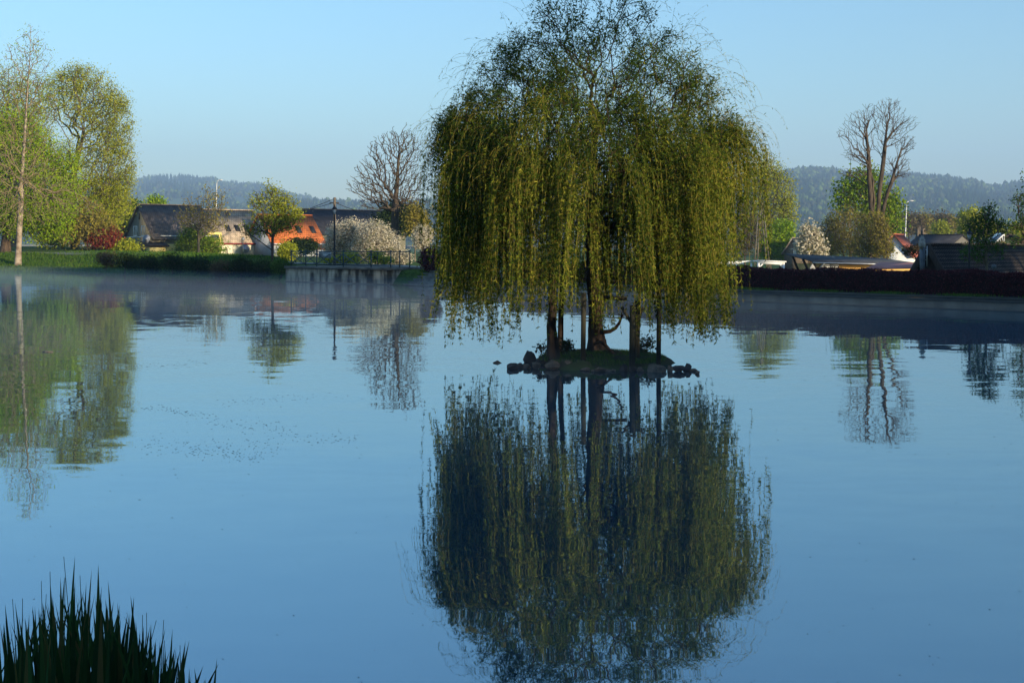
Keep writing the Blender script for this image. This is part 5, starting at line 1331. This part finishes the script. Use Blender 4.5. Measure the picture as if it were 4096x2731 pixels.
# ------------------------------------------------------------------ iris clump in the foreground
def build_iris():
    rng = np.random.default_rng(6)
    t = thing('iris_clump', 'dark clump of sword shaped water iris leaves in the bottom left corner', 'water plant', (X(330, 5.5), 5.5, -.1))
    base = ploc(t)
    tips_u = [-60, 0, 20, 60, 130, 170, 210, 200, 242, 258, 300, 300, 345, 367, 393, 385, 407, 432, 440, 470, 480, 522, 536, 560, 574, 600, 604, 640, 662, 690, 700, 720, 742, 758, 813, 868, 876]
    tips_v = [2480, 2490, 2410, 2405, 2420, 2405, 2380, 2310, 2305, 2300, 2218, 2320, 2325, 2274, 2252, 2400, 2340, 2318, 2440, 2405, 2412, 2376, 2382, 2520, 2500, 2500, 2490, 2560, 2508, 2510, 2590, 2600, 2560, 2556, 2660, 2628, 2650]
    # upper profile for the filling leaves
    eu = [-100, 20, 100, 200, 300, 400, 520, 600, 700, 760, 850]; ev = [2560, 2480, 2440, 2380, 2340, 2370, 2430, 2530, 2580, 2640, 2730]
    V, F, TT = [], [], []
    def blade(tip, foot, w, curve):
        K = 9
        tip, foot = np.asarray(tip), np.asarray(foot)
        d = tip-foot; side = unit(np.array([1, rng.uniform(-.7, .7), 0]))
        b0 = len(V); tt = rng.uniform(0, 1)
        bend = np.array([rng.normal()*.5, rng.normal()*.6, 0])*curve
        for k in range(K+1):
            f = k/K
            c = foot+d*f+bend*(4*f*(1-f))*.5
            ww = w*(1-f**2.6)*(.75+.25*min(1, f*3))
            fold = np.cross(unit(d), side)*ww*.10
            V.append(c-side*ww/2); V.append(c+fold); V.append(c+side*ww/2)
            TT.extend([tt]*3)
        for k in range(K):
            a = b0+3*k
            F.append((a, a+1, a+4, a+3)); F.append((a+1, a+2, a+5, a+4))
    for u, v in zip(tips_u, tips_v):
        D = 5.5+rng.uniform(-.5, .5)
        tip = W(u, v, D)-base
        foot = np.array([X(330+(u-330)*.72+rng.normal()*25, D), D+rng.normal()*.1, -.05])-base
        blade(tip, foot, rng.uniform(.030, .048), .07)
    for k in range(230):
        u = rng.uniform(-120, 860); D = 5.5+rng.uniform(-.6, .7)
        v = np.interp(u, eu, ev)+abs(rng.normal())*75
        tip = W(u, v, D)-base
        foot = np.array([X(330+(u-330)*.78+rng.normal()*30, D), D+rng.normal()*.1, -.05])-base
        blade(tip, foot, rng.uniform(.02, .044), .13 if k % 6 else .45)
    link('leaf_blades', arrays_to_mesh('leaf_blades', V, [np.array(F)], LM['iris'], True, TT), t)
    m = MB()
    for (u, v) in [(255, 2225), (200, 2285), (165, 2322), (185, 2375), (90, 2392), (50, 2395), (260, 2310), (320, 2300), (586, 2450), (570, 2458), (655, 2478), (625, 2480), (720, 2578), (658, 2560), (640, 2590), (130, 2440)]:
        D = 5.5+rng.uniform(-.4, .4); tip = W(u, v, D); foot = np.array([X(330+(u-330)*.8+rng.normal()*40, D), D, 0])
        m.tube([foot, foot+(tip-foot)*.5+np.array([rng.normal()*.02, 0, 0]), tip], [.003, .0025, .0012], 4)
    m.build('grass_stems', LM['iris'], t)
build_iris()

# ------------------------------------------------------------------ floating specks on the water
def build_specks():
    rng = np.random.default_rng(15)
    def at(u, v): D = CZ*FP/(v-HZ); return np.stack([X(u, D), D], -1)
    P = []
    bands = [((560, 1278), (900, 1300), 60, 5), ((520, 1337), (890, 1355), 70, 4), ((520, 1470), (840, 1450), 70, 8), ((880, 1610), (1380, 1585), 70, 10), ((570, 1625), (870, 1668), 90, 8), ((850, 1690), (1190, 1720), 90, 14), ((560, 1785), (1130, 1790), 170, 22), ((700, 1800), (1060, 1835), 90, 12), ((1180, 1755), (1430, 1760), 60, 14)]
    for (a, b, n, sp) in bands:
        f = rng.uniform(0, 1, n)
        P.append(at(a[0]+(b[0]-a[0])*f+rng.normal(size=n)*20, a[1]+(b[1]-a[1])*f+rng.normal(size=n)*sp))
    P.append(at(rng.uniform(0, 4096, 380), 1350+(2731-1350)*rng.uniform(0, 1, 380)**1.7))
    P = np.concatenate(P); P = P[pond_sd(P[:, 0], P[:, 1]) < -.5]
    P = P[np.hypot((P[:, 0]-IX)/2.3, (P[:, 1]-IY)/1.9) > 1]
    n = len(P); r = rng.uniform(.003, .0075, n)*np.clip(P[:, 1]/13, .5, 2.2); el = rng.uniform(.8, 2.2, n)
    a = 2*np.pi*np.arange(6)/6
    V = np.stack([P[:, 0:1]+(r*el)[:, None]*np.cos(a), P[:, 1:2]+r[:, None]*np.sin(a), np.full((n, 6), .0015)+rng.uniform(0, .001, (n, 1))], 2).reshape(-1, 3)
    ctr = np.stack([P[:, 0], P[:, 1], np.full(n, .004)], 1)
    F = (np.arange(n)*6)[:, None, None]+np.stack([np.arange(6), (np.arange(6)+1) % 6], 1)[None]
    F = np.concatenate([F, np.broadcast_to((6*n+np.arange(n))[:, None, None], (n, 6, 1))], 2).reshape(-1, 3)
    tag(link('floating_specks', arrays_to_mesh('floating_specks', np.concatenate([V, ctr]), [F], mat('speck', (.03, .03, .025), (.05, .045, .035), 5, .9))), 'small dark seeds and leaf scraps drifting on the water', 'floating debris', kind='stuff')
build_specks()

# ------------------------------------------------------------------ woodland added unseen behind and right of the camera to cast the long shade
def build_shade_crowns():
    rng = np.random.default_rng(55)
    C, S = [], []
    def crown(t, uu, top, r, n, low=.5):
        x, y = (t+uu)*.7071, (t-uu)*.7071
        d = unit(rng.normal(size=(n, 3)))*rng.uniform(0, 1, (n, 1))**.4
        c = np.array([x, y, (top+low)/2])+d*np.array([r, r, (top-low)/2])
        c[:, 2] = np.maximum(c[:, 2], .3)
        C.append(c)
    # added leaf columns shading the far bank and the pier, out of frame right
    for k, t in enumerate(np.arange(43, 59.5, 2.3)):
        tt = t+rng.uniform(-1.6, 1.6, 1500); u5 = 5+rng.uniform(-2.4, 2.4, 1500)
        C.append(np.stack([(tt+u5)*.7071, (tt-u5)*.7071, .5+17.2*rng.uniform(0, 1, 1500)+.4*np.sin(tt*1.7)], 1))
    for t in np.arange(59.5, 66, 2.2): crown(t, 5+rng.uniform(-1, 1), rng.uniform(7, 8.5), 2.2, 500)
    # behind the camera
    for t in np.arange(-30, 10.5, 3.2): crown(t, 16+rng.uniform(-2, 4), rng.uniform(15, 19), 3.2, 900)
    for t in np.arange(-16, 8.5, 2.6): crown(t, 8+rng.uniform(-1, 1), rng.uniform(7, 9), 2.4, 600)
    for t in np.arange(12, 44, 2.4): crown(t, 40+rng.uniform(-2, 2), rng.uniform(9.6, 11.0), 2.4, 560)
    for t in np.arange(13, 30, 2.9): crown(t, 44+rng.uniform(-3, 3), rng.uniform(20, 23), 2.4, 430, rng.uniform(14.8, 16.4))  # high crowns added to shade only the willow top

    c = np.concatenate(C)
    v, f = leaf_arrays(rng, c, .95, .7)
    tag(link('shade_crowns', arrays_to_mesh('shade_crowns', v, [f], LM['green'], False, np.repeat(np.clip(rng.normal(.5, .2, len(c)), 0, 1), 4))), 'unseen leaf crowns added beside and behind the camera to cast shade', 'shade_crowns', kind='stuff')
build_shade_crowns()
build_mist(); build_haze(); build_light()
